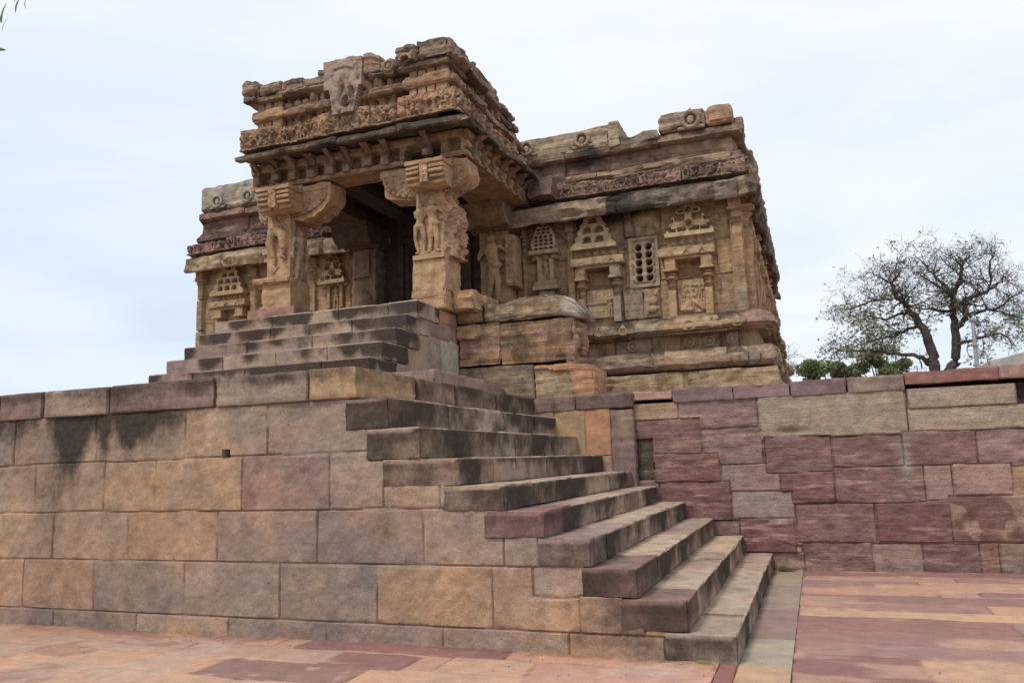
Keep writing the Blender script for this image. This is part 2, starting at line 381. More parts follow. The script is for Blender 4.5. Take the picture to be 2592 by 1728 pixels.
M_STEP = stone('step_sandstone', strata=.26, sbump=.2, bump=.36, blotch=.55, grain=1.2, streak=(3.6, 3.6, 3.4), lichen=(.040, .029, .022))
M_TEMP = stone('temple_sandstone', strata=.34, sbump=.7, bump=.6, blotch=.75, white=.3, sat=1.0, ledge=.42, tint=(1.03, 1.0, .97))
M_CARV = stone('carved_sandstone', strata=.12, sbump=.15, bump=.55, blotch=.65, white=.15, sat=.98, ledge=.40, tint=(1.03, 1.0, .97))
M_PURP = stone('purple_sandstone', strata=.30, sbump=.35, bump=.6, blotch=.5, band=(.43, .285, .225), hue=.35, sat=.95)
M_PAVE = stone('paving_sandstone', strata=.03, sbump=.0, bump=.2, blotch=.3, hue=.6, grain=.8, sat=.90)
M_DUST = stone('dry_earth', strata=0, sbump=0, bump=.3, blotch=.4)

TAN = (.40, .27, .16); TAN2 = (.37, .265, .175); OCH = (.42, .265, .125); GREY = (.29, .25, .205); LGREY = (.36, .33, .28)
PURP = (.215, .122, .108); PURP2 = (.26, .17, .155); MAUVE = (.255, .18, .155); MAUVE2 = (.29, .215, .185); ORNG = (.42, .21, .11); PINK = (.37, .23, .18)
RED = (.25, .105, .085); BROWN = (.22, .145, .10); CREAM = (.45, .36, .24); DARK = (.10, .08, .065)

# ------------------------------------------------------------------ ground, paving, terrace
def quad(mb, P, c): mb.add(np.array(P, float), [[0, 1, 2, 3]], col(c, 0))
mb = MB(); quad(mb, [(-900, -300, -.06), (900, -300, -.06), (900, 1500, -.06), (-900, 1500, -.06)], (.25, .18, .12))
tag(mb.build('ground', M_DUST), kind='structure')

YF, YW, ZT = 6.60, 11.85, 2.54
mb = MB()
h = HF(-12.5, -.84, 2.6, 6.63, .022, (.46, .235, .155), .0)
rg = random.Random(4)
PV = [(.47, .275, .18), (.43, .27, .195), (.40, .235, .17), (.26, .15, .125), (.46, .29, .20), (.43, .25, .17), (.44, .29, .22), (.28, .165, .14), (.44, .27, .18)]
rs = []
ys = [2.6, 3.35, 4.05, 4.72, 5.33, 5.86, 6.3, 6.66]
for i in range(len(ys) - 1):
    x = -12.5 - rg.random()
    while x < -.84:
        wd = rg.uniform(.7, 2.1); rs.append((x, ys[i], x + wd, ys[i + 1], rg.choice(PV if rg.random() < .5 else PV[:2]))); x += wd
# slabs read off the photograph: red-brown slab against the wall, pale pink slab, orange corner slab
rs += [(-5.6, 5.95, -4.0, 6.3, (.40, .255, .20)), (-4.55, 6.3, -2.55, 6.66, (.25, .12, .105)), (-2.55, 6.33, -.84, 6.66, (.49, .25, .155)), (-4.0, 5.8, -3.2, 6.25, (.255, .125, .105)), (-2.2, 5.6, -.84, 6.3, (.44, .24, .18)), (-12, 6.3, -4.8, 6.66, (.46, .235, .15))]
h.rects(rs, gw=.016, gd=.012, jit=.003, seed=3, warp=.03); h.K[..., :3] *= (1 - .35 * h.G[..., None])
# peeled mauve flakes in the surface of the slabs (colour of the stone itself)
fl = fbm(h.P(.75, 1.1), 4, 9).reshape(h.U.shape); k = sst(.25, .33, fl)[..., None] * .6
h.K[..., :3] = h.K[..., :3] * (1 - k) + np.array((.27, .145, .125), np.float32) * k
fl = fbm(h.P(1.3, 1.9), 5, 19, .62).reshape(h.U.shape); k = sst(.3, .40, fl)[..., None] * .5
h.K[..., :3] = h.K[..., :3] * (1 - k) + np.array((.44, .33, .27), np.float32) * k
h.K[..., 3] += .38 * sst(6.30, 6.62, h.V) + .15 * fbm(h.P(.9), 3, 81).reshape(h.U.shape); h.noise(.006, 1.2, 3, 2); h.H -= .004 * sst(.2, .3, fl)
h.to(mb, (0, 0, 0), (1, 0, 0), (0, 1, 0), (0, 0, 1), .08)
# the light strip that runs along the foot of the stair, and the banded paving on the right
h = HF(-.69, -.31, 2.6, YW, .02, TAN, .05)
h.rects([(-.7, 2.6, -.3, 5.4, (.43, .25, .15)), (-.7, 5.4, -.3, 6.57, (.43, .27, .16)), (-.7, 6.57, -.3, 7.51, (.34, .285, .215)), (-.7, 7.51, -.3, 8.89, (.255, .165, .145)), (-.7, 8.89, -.3, 10.49, (.285, .215, .17)), (-.7, 10.49, -.3, 12, (.32, .235, .165))], gw=.01, gd=.01, jit=.003, seed=8)
h.noise(.006, 1.5, 3, 5).stain(1.5, .35, 6, -.1); h.K[..., 3] += .35 * sst(-.60, -.69, h.U)
h.to(mb, (0, 0, 0), (1, 0, 0), (0, 1, 0), (0, 0, 1), .08)
h = HF(-.305, 5.2, 2.6, YW - .01, .022, MAUVE, .0)
yb = [2.6, 3.4, 4.1, 4.75, 5.4, 5.95, 6.58, 7.08, 7.55, 8.04, 8.65, 9.05, 9.49, 9.98, 10.3, 10.61, 11.0, 11.36, 11.6, 11.9]
bandc = [(.29, .155, .135), (.31, .17, .145), (.28, .15, .13), (.34, .19, .155), (.42, .25, .175), (.30, .17, .145), (.27, .145, .125), (.38, .225, .165)]
rs = []
for i in range(len(yb) - 1):
    x = -.31
    while x < 5.2:
        wd = rg.uniform(.9, 2.6); rs.append((x, yb[i], x + wd, yb[i + 1], rg.choice(bandc))); x += wd
# strips one can name in the photograph: two buff strips and an orange run near the wall
rs += [(-.31, 8.65, 1.72, 9.05, (.47, .29, .17)), (1.45, 9.05, 5.3, 9.49, (.45, .25, .145)), (.62, 6.42, 5.3, 7.02, (.44, .27, .165)), (-.31, 5.9, .62, 7.08, (.245, .115, .105)), (.5, 10.3, 2.4, 10.75, (.45, .245, .155)), (-.31, 10.0, 1.1, 10.35, (.42, .23, .15)), (1.5, 10.05, 3.0, 10.3, (.25, .14, .13)), (1.0, 10.75, 5.3, 11.0, (.42, .24, .16)), (1.72, 8.04, 5.3, 9.05, (.27, .14, .125)), (-.31, 11.36, 5.3, 11.9, (.26, .13, .115)), (-.31, 8.04, 1.5, 8.65, (.27, .135, .115))]
h.rects(rs, gw=.018, gd=.016, jit=.005, seed=5, warp=.03); h.K[..., :3] *= (1 - .35 * h.G[..., None])
fl = fbm(h.P(.8, 2.6), 4, 23).reshape(h.U.shape); k = sst(.08, .34, fl)[..., None] * .75
h.K[..., :3] = h.K[..., :3] * (1 - k) + np.array((.42, .25, .175), np.float32) * k
h.K[..., 3] += .35 * sst(11.5, 11.86, h.V) + .16 * fbm(h.P(.8), 3, 83).reshape(h.U.shape); h.noise(.008, 1.1, 4, 12, fv=2.2); h.H -= .005 * sst(.22, .25, fl)
h.to(mb, (0, 0, 0), (1, 0, 0), (0, 1, 0), (0, 0, 1), .08)
paving = tag(mb.build('paving', M_PAVE), kind='structure')
mb = MB()
for i in range(5): box(mb, (-.835, 6.56 - .8 * (i + 1) + .008, -.70), (-.695, 6.56 - .8 * i, .005), (.24, .10, .085), .1, .02, .04, .006)
for v in mb.V: v[:, 2] = np.where(v[:, 2] < -.2, -.05, v[:, 2])
tag(mb.build('kerb', M_PAVE), kind='structure')
mb = MB()
quad(mb, [(-40, YF + .25, ZT - .03), (-4.35, YF + .25, ZT - .03), (-4.35, 12.3, ZT - .03), (-40, 12.3, ZT - .03)], (.30, .20, .15))
quad(mb, [(-40, 12.3, ZT - .03), (30, 12.3, ZT - .03), (30, 70, ZT - .03), (-40, 70, ZT - .03)], (.30, .20, .15))
quad(mb, [(-40, 70, ZT - .03), (30, 70, ZT - .03), (30, 70.5, -.05), (-40, 70.5, -.05)], (.30, .20, .15))
quad(mb, [(30, 12.3, -.05), (30, 70, -.05), (30, 70, ZT - .03), (30, 12.3, ZT - .03)], (.30, .20, .15))
tag(mb.build('terrace', M_DUST), kind='structure')

# ------------------------------------------------------------------ landing platform with the ashlar front wall
XS = [-3.73, -3.395, -3.01, -2.58, -2.22, -1.83, -1.45, -1.055, -.69]
ZS = [2.225, 1.934, 1.64, 1.39, 1.165, .935, .70, .46, .215, 0.0]
WD = [.46, .56, .78, .60, .56, .46, .47, .55, .56]
plat = thing('landing_platform', (-7.5, 9.2, 0), 'stone landing platform with an ashlar wall of tan and grey blocks under dark coping', 'platform')
h = HF(-13, -.70, -.04, 2.24, .015, TAN, .0)
A1, A2, A3, A4, A5, A6, A7 = (.37, .27, .185), (.32, .245, .19), (.29, .22, .175), (.385, .27, .17), (.265, .21, .17), (.275, .205, .17), (.41, .26, .165)
A1, A2, A3, A4, A5, A6, A7 = [tuple(a * .8 + b * .2 for a, b in zip(q_, (.335, .245, .195))) for q_ in (A1, A2, A3, A4, A5, A6, A7)]
rows = [(1.725, 2.24, [-13, -11.3, -10.1, -8.59, -7.35, -6.12, -5.10, -3.95], [A2, A1, A5, A1, A1, A1, A2, A2]),
        (1.195, 1.725, [-13, -11.8, -10.4, -9.4, -8.24, -7.22, -6.51, -5.40, -4.37, -3.76], [A1, A2, A1, A1, A1, A4, A4, (.30, .205, .168), A2]),
        (.69, 1.195, [-13, -11.5, -10.2, -9.1, -7.93, -6.86, -5.69, -4.51, -3.39, -2.29], [A1, A2, A2, A4, A1, (.37, .245, .17), A3, A6, A2]),
        (.17, .69, [-13, -12, -10.9, -9.6, -8.33, -7.30, -6.09, -4.93, -3.87, -2.73, -1.60], [A1, A2, A1, A7, A7, A5, A2, A3, (.375, .25, .16), (.36, .245, .165)]),
        (-.05, .17, [-13, -11, -9.2, -7.85, -6.70, -5.53, -4.41, -3.21, -2.05, -1.25], [A3, A5, A6, A5, A1, A5, A6, A3, (.36, .245, .175)])]
rs = []
for z0, z1, xs, cs in rows:
    for i in range(len(xs) - 1):
        st = .0
        rs.append((xs[i], z0, xs[i + 1], z1, cs[i], st))
rs += [(-3.95, 1.64, -3.39, 1.93, A1, .15), (-3.79, 1.195, -3.21, 1.42, A1, .05), (-3.21, 1.195, -2.4, 1.42, A1, .1), (-2.35, .45, -1.80, .95, A2, 0), (-2.6, .69, -2.28, 1.2, A2, 0), (-1.95, .17, -1.4, .47, (.33, .225, .155), .1)]
h.rects(rs, gw=.0135, gd=.022, jit=.006, seed=11, warp=.008)
# pick-dressed surface
h.noise(.007, 2.2, 3, 1).noise(.007, 13, 3, 2)
mot = fbm(h.P(1.5), 4, 55).reshape(h.U.shape)[..., None]; h.K[..., :3] *= 1 + .22 * mot * np.array((1.0, .7, .35), np.float32)
h.K[..., :3] *= (1 - .12 * h.G[..., None])
# mauve mottled block
d = h.inrect(-5.38, 1.21, -4.40, 1.71, .05) * sst(.05, .35, fbm(h.P(2.6), 3, 77).reshape(h.U.shape)); h.K[..., :3] = h.K[..., :3] * (1 - d[..., None] * .55) + np.array((.17, .085, .078), np.float32) * d[..., None] * .55
# rain stains that have run down from the coping on the left, and a few dark patches
run1 = sst(-5.9, -8.0, h.U + .25 * fbm(h.P(1.5), 2, 5).reshape(h.U.shape)); n1 = fbm(np.stack([h.U.ravel() * 2.2, h.V.ravel() * .5, h.U.ravel() * 0], 1), 3, 31).reshape(h.U.shape)
fall = sst(.85, 2.3, h.V + .45 * n1)
h.K[..., 3] += .55 * run1 * fall * np.clip(.55 + .6 * n1, 0, 1.2) + .10 * sst(1.9, 2.25, h.V)
for cx, cz, a, b_, s_ in ((-3.76, .93, .11, .17, .55), (-3.80, 1.25, .16, .16, .3), (-6.9, 2.02, .14, .22, .5), (-7.25, 1.95, .10, .3, .55), (-7.7, 2.0, .3, .3, .5), (-3.0, 1.08, .15, .14, .35), (-1.6, .58, .2, .15, .45), (-1.55, .3, .25, .16, .5), (-1.9, .12, .2, .08, .4), (-1.45, .12, .25, .07, .4), (-2.05, .35, .05, .09, .45), (-8.1, 1.45, .3, .35, .35)):
    h.K[..., 3] += s_ * np.exp(-((h.U - cx) / a) ** 2 - ((h.V - cz) / b_) ** 2)
h.K[..., 3] += .60 * sst(-4.6, -6.8, h.U) * sst(1.80, 2.25, h.V + .10 * n1) * np.clip(.6 + n1, 0, 1.2); h.K[..., 3] += .12 * fbm(h.P(1.1), 3, 15).reshape(h.U.shape)
# drain hole
hole = (h.U > -5.64) & (h.U < -5.555) & (h.V > 1.715) & (h.V < 1.805); h.H[hole] = -.25
prof = np.full(h.U.shape, 9.)
for k in range(9): prof = np.where(h.U > XS[k] - WD[k] + .03, np.minimum(prof, ZS[k + 1] + .02), prof)
h.M &= h.V <= np.maximum(prof, -.03)
mb = MB(); front(h, mb, YF, .3)
mb.build('ashlar_wall', M_ASH, plat)
mb = MB(); cpr = [(-.6, 2.235), (.0, 2.235), (.025, 2.245), (.03, 2.26), (.03, 2.51), (.015, 2.535), (-.02, 2.545), (-.6, 2.55)]
def copst(P, o, z): return .34 - .2 * sst(-5.0, -4.6, P[:, 0]) + .40 * sst(2.36, 2.52, P[:, 2] + .1 * fbm(P * [2, 2, 2], 3, 3)) + .2 * fbm(P * [1.2, 1.2, 1.], 2, 9)
CC = [(.30, .20, .155), (.27, .17, .145), (.33, .225, .175), (.28, .18, .15), (.33, .23, .175), (.26, .17, .14), (.33, .24, .18), (.43, .28, .15)]
run(mb, (-13, YF), (-4.09, YF), (0, -1), cpr, CC, [1.2, 2.5, 4.13, 4.83, 5.81, 7.25, 8.39], .04, .008, .008, 0, 1, .008, stf=copst, seed=5)
def copst2(P, o, z): return .22 + .38 * sst(2.3, 2.5, P[:, 2] + .12 * fbm(P * [2, 2, 2], 3, 3)) + .3 * sst(7.3, 9, P[:, 1]) * (.6 + fbm(P * 1.5, 2, 4))
run(mb, (-4.09, YF), (-4.09, YW - .07), (1, 0), cpr, [(.42, .255, .125), (.30, .20, .14), (.28, .20, .15), (.26, .18, .14)], [1.25, 2.3, 3.6], .04, .008, .006, 1, -1, .006, stf=copst2, seed=6)
mb.build('coping', M_STEP, plat)
# masonry body under the coping (side wall seen above the first step)
mb = MB(); h = HF(YF + .05, YW, 1.9, 2.26, .03, A2, .35); h.noise(.01, 3, 3, 3); right(h, mb, -4.12); 
box(mb, (-12.9, YF + .32, -.02), (-4.3, YW - .1, 2.30), A3, .3, .02, .6, .0)
mb.build('body', M_ASH, plat)

# ------------------------------------------------------------------ the lower stair
stair = thing('stone_staircase', (-2.3, 9.2, 0), 'wide weathered stone staircase of nine steps going down to the right beside the platform wall', 'stairs')
SC_ = [(.40, .30, .205), (.38, .27, .195), (.33, .235, .18), (.42, .32, .22), (.42, .295, .195), (.30, .20, .16), (.37, .28, .205), (.33, .23, .175)]
ENDC = [(.24, .17, .13), (.33, .24, .165), (.31, .21, .15), (.33, .24, .17), (.215, .115, .105), (.26, .18, .15), (.19, .115, .095), (.21, .125, .10), (.30, .235, .175)]
ENDS = [.42, .30, .22, .26, .16, .34, .36, .40, .34]
rg = random.Random(21)
for k in range(9):
    mb = MB(); y = YF - .012; i = 0; yend = YW - .02
    zb = ZS[k + 1] + .002 if k < 8 else -.03
    while y < yend - .05:
        wd = rg.uniform(.62, 1.35) if i else rg.uniform(.5, .9)
        y1 = min(yend, y + wd)
        if yend - y1 < .35: y1 = yend
        c = ENDC[k] if i == 0 else rg.choice(SC_)
        dz = rg.uniform(-.004, .004); dx = rg.uniform(-.006, .006)
        SEED[0] += 1; sd_ = SEED[0]
        lo_, hi_ = (XS[k] - WD[k], y + .0025, zb), (XS[k] + dx, y1 - .0025, ZS[k] + dz)
        v0 = mb.n
        box(mb, lo_, hi_, c, .16, .016, .045, .006, .004, .035)
        P = mb.V[-1]; K = mb.K[-1]
        riser = (P[:, 0] > XS[k] - .05) & (P[:, 2] < ZS[k] - .012); end = P[:, 1] < YF + .02
        n_ = fbm(np.stack([P[:, 0] * 2.6, P[:, 1] * 1.9, P[:, 2] * 2.2], 1), 3, 7)
        tread = P[:, 2] > ZS[k] - .03
        rb = rg.uniform(-.07, .07); tz = (ZS[k] - P[:, 2]) / .23
        K[:, 3] = np.where(riser, .82 - .30 * tz + .50 * n_ + rb, K[:, 3])
        K[:, 3] = np.where(end & ~tread, ENDS[k] + .30 + .34 * n_ + .10 * (P[:, 2] > ZS[k] - .12), K[:, 3])
        # treads are swept: dirt gathers at the back, bare stone along the nosing
        K[:, 3] = np.where(tread & ~riser & ~end, .08 + .28 * sst(.22, .40, XS[k] - P[:, 0]) + .30 * n_, K[:, 3])
        nose = (P[:, 2] > ZS[k] - .016) & (P[:, 2] < ZS[k] + .01) & ((P[:, 0] > XS[k] - .012) | (P[:, 1] < YF + .005)); K[:, 3] = np.where(nose, K[:, 3] - .35, K[:, 3]); K[:, :3] = np.where(nose[:, None], K[:, :3] * 1.12, K[:, :3])
        y = y1; i += 1
    mb.build('step', M_STEP, stair)
mb = MB()
for k in range(9): box(mb, (XS[k] - WD[k] - 1.2, YF + .31, -.02), (XS[k] - .35, YW - .1, ZS[k + 1] - .01 if k < 8 else .05), A3, .3, .01, .8, 0)
mb.build('core', M_ASH, stair)

# ------------------------------------------------------------------ purple retaining wall on the right
pw = thing('retaining_wall', (1.0, YW, 0), 'tall retaining wall of purple and pink sandstone blocks with large grey slabs near its top', 'wall')
h = HF(-2.53, 5.4, -.04, 2.37, .0155, PURP, .0)
LT = (.40, .33, .235); LP = (.30, .205, .185)
B = [(-3, -.1, 6, 2.5, PURP), (-2.54, 2.11, -1.86, 2.42, (.37, .255, .15), .05), (-1.86, 1.95, -.76, 2.42, PURP2), (-.74, 1.77, 1.16, 2.44, LT, .12, .02), (1.19, 2.1, 2.44, 2.42, LT, .1, .03), (1.17, 1.79, 4, 2.10, LT, .08, .015),
     (-2.52, 1.61, -1.56, 2.12, PURP), (-2.52, 1.25, -2.27, 1.84, DARK, .45, -.06), (-1.55, 1.44, -.72, 1.96, PURP2), (-2.25, 1.21, -1.33, 1.61, (.20, .095, .085)), (-1.31, 1.06, -.52, 1.44, LP), (-.69, 1.30, .19, 1.80, PURP), (.20, 1.36, 1.06, 1.78, PURP), (1.07, 1.34, 1.93, 1.80, PURP), (1.94, 1.32, 2.9, 1.80, PURP2), (2.9, 1.3, 3.9, 1.8, PURP), (3.9, 1.3, 5.5, 1.8, PURP2),
     (-.51, .89, .19, 1.30, (.185, .09, .085)), (.20, .88, 1.28, 1.35, PURP), (1.29, .90, 1.62, 1.35, (.34, .22, .185)), (1.63, .97, 2.29, 1.36, (.37, .235, .19)), (2.29, .98, 2.62, 1.32, (.38, .25, .16)), (2.6, .95, 3.6, 1.32, PURP), (3.6, .9, 5.5, 1.32, PURP2),
     (-2.2, .66, -1.19, 1.2, (.19, .088, .085)), (-1.18, .68, -.36, 1.05, (.33, .255, .235)), (-.34, .37, .66, .88, PURP), (.67, .37, 1.55, .88, (.18, .085, .08)), (1.55, .38, 2.75, .96, (.33, .22, .155), .1, .012), (2.75, .37, 3.9, .93, PURP), (3.9, .37, 5.5, .93, PURP2),
     (-1.5, .44, -1.1, .66, (.20, .12, .10), .2, -.02), (-1.1, .22, -.37, .69, (.19, .08, .078)), (-.29, -.1, .58, .36, (.20, .115, .10)), (.585, -.1, 1.17, .35, (.31, .205, .18)), (1.175, -.1, 1.83, .35, (.165, .09, .09)), (1.835, -.1, 2.04, .36, (.22, .11, .075), .1), (2.05, -.1, 3.2, .37, (.27, .19, .135), .15), (3.2, -.1, 4.4, .37, PURP), (4.4, -.1, 5.5, .37, PURP2),
     (-.70, -.1, -.34, .22, (.25, .15, .115), .1, -.03), (-.38, .22, -.30, .33, (.42, .30, .17), .0, -.02)]
B = [b[:4] + (tuple(a * .8 + c_ * .2 for a, c_ in zip(b[4], (.25, .165, .145))),) + b[5:] for b in B]
h.rects(B, gw=.014, gd=.024, jit=.012, seed=7, warp=.012)
ids = sst(.33, .27, h.K[..., 0])           # rock-faced purple stones are rougher than the sawn grey slabs
h.H += ids * .016 * fbm(h.P(3.2, 7), 4, 3, .6).reshape(h.U.shape) + .004 * fbm(h.P(11), 3, 4).reshape(h.U.shape)
# dark mottling on the tan block at the right end, white drip below the slab joint
h.K[..., :3] *= (1 - .12 * h.G[..., None]); k = h.inrect(1.55, .38, 2.75, .96, .05) * sst(.12, .3, fbm(h.P(2.4), 3, 71).reshape(h.U.shape)); h.K[..., :3] = h.K[..., :3] * (1 - .75 * k[..., None]) + np.array((.13, .06, .055), np.float32) * .75 * k[..., None]
dr = np.exp(-((h.U - 1.10 - .03 * fbm(h.P(2), 2, 5).reshape(h.U.shape)) / .075) ** 2) * sst(.80, 1.3, h.V + .1 * fbm(h.P(4), 2, 6).reshape(h.U.shape)) * sst(1.80, 1.75, h.V) * .6
h.K[..., :3] = h.K[..., :3] * (1 - dr[..., None]) + np.array((.36, .31, .27), np.float32) * dr[..., None]
k = h.inrect(-.74, 1.77, 1.16, 2.44, .05); h.K[..., 3] += k * (.30 * np.clip(fbm(h.P(2.0, 3), 4, 88).reshape(h.U.shape) + .05, 0, 1)); h.H -= k * .05 * np.exp(-((h.U + .35) / .22) ** 2 - ((h.V - 1.86) / .06) ** 2)
hole = (h.U > 2.455) & (h.U < 2.75) & (h.V > 2.13) & (h.V < 2.36); h.H[hole] = -.35
h.K[..., 3] += .10 * fbm(h.P(1.3), 3, 19).reshape(h.U.shape)
mb = MB(); front(h, mb, YW, .4); mb.build('block_facing', M_PURP, pw)
mb = MB()
xs = [-2.53, -1.925, -1.06, -.285, .45, 1.17, 2.28, 3.3, 4.3, 5.4]; cc = [(.40, .235, .175), (.23, .145, .145), (.245, .155, .15), (.215, .13, .13), (.27, .20, .16), (.27, .115, .095), (.34, .20, .155), PURP2, PURP]
tops = [2.55, 2.565, 2.555, 2.575, 2.575, 2.60, 2.605, 2.6, 2.6]; bots = [2.42, 2.36, 2.36, 2.36, 2.36, 2.43, 2.44, 2.37, 2.37]
for i in range(9): box(mb, (xs[i] + .006, YW - .025, bots[i]), (xs[i + 1] - .006, YW + .5, tops[i]), cc[i], .02 + (.3 if i == 4 else 0), .02, .035, .012, .006, .05)
mb.build('coping', M_STEP, pw)
mb = MB(); box(mb, (-2.5, YW + .36, -.02), (5.4, YW + .55, 2.36), MAUVE, .3, .01, .8, 0); mb.build('body', M_ASH, pw)
# wall piece behind the head of the stair: upright slabs, rounded purple pier, dark coping
pier = thing('stair_head_wall', (-3.3, YW, 0), 'short wall of upright orange and tan slabs with a rounded brown pier at the head of the staircase', 'wall')
h = HF(-4.15, -2.87, 1.2, 2.32, .016, TAN, .05)
h.rects([(-4.2, 1, -3.76, 2.4, (.30, .23, .18), .25), (-3.75, 1.1, -3.255, 2.33, (.37, .265, .15), .12), (-3.25, 1.62, -2.87, 2.35, (.43, .235, .135), .03), (-3.25, 1.1, -2.87, 1.62, (.36, .25, .19), .05)], gw=.014, gd=.02, jit=.006, seed=2)
h.noise(.008, 3, 3, 7).noise(.004, 13, 2, 8)
mb = MB(); front(h, mb, YW - .09, .12); mb.build('slab_facing', M_ASH, pier)
mb = MB(); box(mb, (-2.865, YW - .10, 1.12), (-2.51, YW + .3, 2.31), (.225, .145, .13), .08, .05, .03, .012, .01, .03)
P = mb.V[-1]; K = mb.K[-1]; k = np.exp(-((P[:, 0] + 2.66) / .09) ** 2 - ((P[:, 2] - 2.1) / .2) ** 2) * .8; K[:, :3] = K[:, :3] * (1 - k[:, None]) + np.array((.40, .26, .13)) * k[:, None]
mb.build('pier', M_STEP, pier)
mb = MB(); box(mb, (-4.06, YW - .105, 2.31), (-3.40, YW + .4, 2.55), (.27, .19, .15), .42, .03, .035, .008, .004); box(mb, (-3.39, YW - .115, 2.31), (-2.50, YW + .4, 2.55), (.20, .13, .115), .42, .06, .035, .008, .004)
mb.build('coping', M_STEP, pier)

# ------------------------------------------------------------------ the upper flight to the porch
ps = thing('porch_steps', (-7.28, 9.5, ZT), 'upper flight of dark stained stone steps climbing from the landing to the temple porch', 'stairs')
YU = [8.72, 9.08, 9.42, 9.80, 10.12, 10.48]; ZU = [2.76, 3.01, 3.26, 3.51, 3.76, 4.02]; XL, XR = -9.16, -5.40
PC = [(.37, .275, .20), (.35, .25, .185), (.38, .285, .205), (.30, .20, .16), (.37, .27, .19)]
for k in range(6):
    mb = MB(); x = XL + rg.uniform(-.02, .02); i = 0
    while x < XR - .05:
        wd = rg.uniform(.75, 1.55); x1 = min(XR, x + wd)
        if XR - x1 < .45: x1 = XR
        box(mb, (x + .003, YU[k], (ZU[k - 1] if k else 2.5) + .002), (x1 - .003, YU[k] + .75, ZU[k] + rg.uniform(-.004, .004)), rg.choice(PC) if k != 1 else (.30, .20, .17), .15, .018, .05, .007, .006, .04)
        P = mb.V[-1]; K = mb.K[-1]; n_ = fbm(P * [2.4, 3, 1.2], 3, 19); up = sst(ZU[k] - .24, ZU[k] - .03, P[:, 2] + .10 * n_)
        K[:, 3] = .16 + .74 * up * (.75 + .8 * n_) + .30 * n_ + .25 * sst(-7.0, -5.6, P[:, 0]); K[:, 3] = np.where(P[:, 2] > ZU[k] - .014, .0, K[:, 3])
        x = x1; i += 1
    mb.build('step', M_STEP, ps)
mb = MB(); h = HF(8.9, 11.88, 2.5, 4.0, .025, (.34, .27, .22), .0)
S1, S2, S3 = (.31, .235, .195), (.29, .20, .175), (.34, .27, .21)
h.rects([(8.7, 2.4, 9.9, 2.78, S2), (9.9, 2.4, 10.7, 2.78, S3), (10.7, 2.4, 11.0, 2.78, (.42, .235, .17)), (11, 2.4, 12, 2.78, PINK), (9, 2.78, 10.4, 3.27, S1), (10.4, 2.78, 11.25, 3.52, S3), (11.27, 2.82, 11.9, 3.55, (.44, .41, .33), 0, .012), (10.3, 3.52, 11.9, 3.80, S2), (10.9, 3.79, 11.9, 4.05, (.45, .265, .15))], gw=.014, gd=.016, jit=.006, seed=9)
h.noise(.008, 3, 3, 6)
pz = np.full(h.U.shape, 2.5)
for k in range(6): pz = np.where(h.U > YU[k] + .7, ZU[k] - .0, pz)
h.K[..., 3] += .1 + .5 * np.exp(-(np.abs(h.V - (2.85 + (h.U - 8.9) * .70)) / .20) ** 2) * (.6 + fbm(h.P(2), 2, 3).reshape(h.U.shape))
h.M &= h.V <= pz
right(h, mb, XR - .012, .1)
for k in range(6): box(mb, (XL + .1, YU[k] + .6, 2.45), (XR - .13, 11.9, ZU[k] - .01), S1, .2, .01, .7, 0)
mb.build('side_wall', M_ASH, ps)
mb = MB(); box(mb, (-5.42, 9.4, 2.48), (-4.62, 11.86, 2.82), (.33, .235, .195), .05, .03, .06, .012, .005, .05); mb.build('ledge', M_ASH, ps)

# ------------------------------------------------------------------ balustrade block with a worn carved head
bal = thing('stair_balustrade', (-4.3, 12.2, ZT), 'weathered stone balustrade with pale lichen on top and a worn carved face', 'balustrade')
def bend(P):
    t = np.clip((P[:, 0] + 4.6) / 1.3, 0, 1); P[:, 2] += .05 * np.sin(t * 3.0) - .24 * np.clip((P[:, 0] + 3.62) / .36, 0, 1) ** 2 * sst(3.75, 4.15, P[:, 2]); return P
mb = MB(); box(mb, (-5.42, 11.90, 3.86), (-4.95, 12.7, 4.14), (.38, .27, .15), .36, .05, .035, .02, .02, .06); box(mb, (-4.96, 11.89, 3.80), (-3.25, 12.7, 4.16), (.34, .26, .175), .46, .10, .03, .025, .022, .05, bend=bend)
P = mb.V[-1]; K = mb.K[-1]; k = sst(-3.75, -3.45, P[:, 0] + .1 * fbm(P * 3, 2, 3)); K[:, :3] = K[:, :3] * (1 - k[:, None]) + np.array((.40, .37, .32)) * k[:, None]; K[:, 3] -= .25 * k
K[:, 3] += .22 * np.clip(fbm(P * 1.6, 3, 61), -.5, .8)
mb.build('top_slab', M_TEMP, bal)
mb = MB(); box(mb, (-5.40, 11.91, 3.13), (-4.66, 12.7, 3.84), (.34, .23, .16), .30, .03, .035, .02, .02, .06)
box(mb, (-4.66, 11.915, 3.12), (-3.44, 12.7, 3.80), (.32, .22, .15), .34, .03, .03, .018, .014, .04)
P = mb.V[-1]; K = mb.K[-1]; k = sst(-.05, .25, fbm(P * [1.2, 1, 2.2], 2, 44)) * .9 + np.exp(-((P[:, 0] + 3.6) / .35) ** 2 - ((P[:, 2] - 3.25) / .16) ** 2); k = np.clip(k, 0, 1) * .8
K[:, :3] = K[:, :3] * (1 - k[:, None]) + np.array((.39, .25, .15)) * k[:, None]; K[:, 3] += .40 * np.clip(fbm(P * 1.8, 3, 65) + .1, -.3, .7); k = sst(.1, .3, fbm(P * [1.6, 1, 2.4], 3, 91))[:, None] * .7; K[:, :3] = K[:, :3] * (1 - k) + np.array((.25, .16, .135)) * k
box(mb, (-5.42, 11.84, 3.585), (-4.99, 12.2, 3.81), (.41, .29, .165), .06, .05, .025, .02, .012, .08)
mb.build('body', M_TEMP, bal)
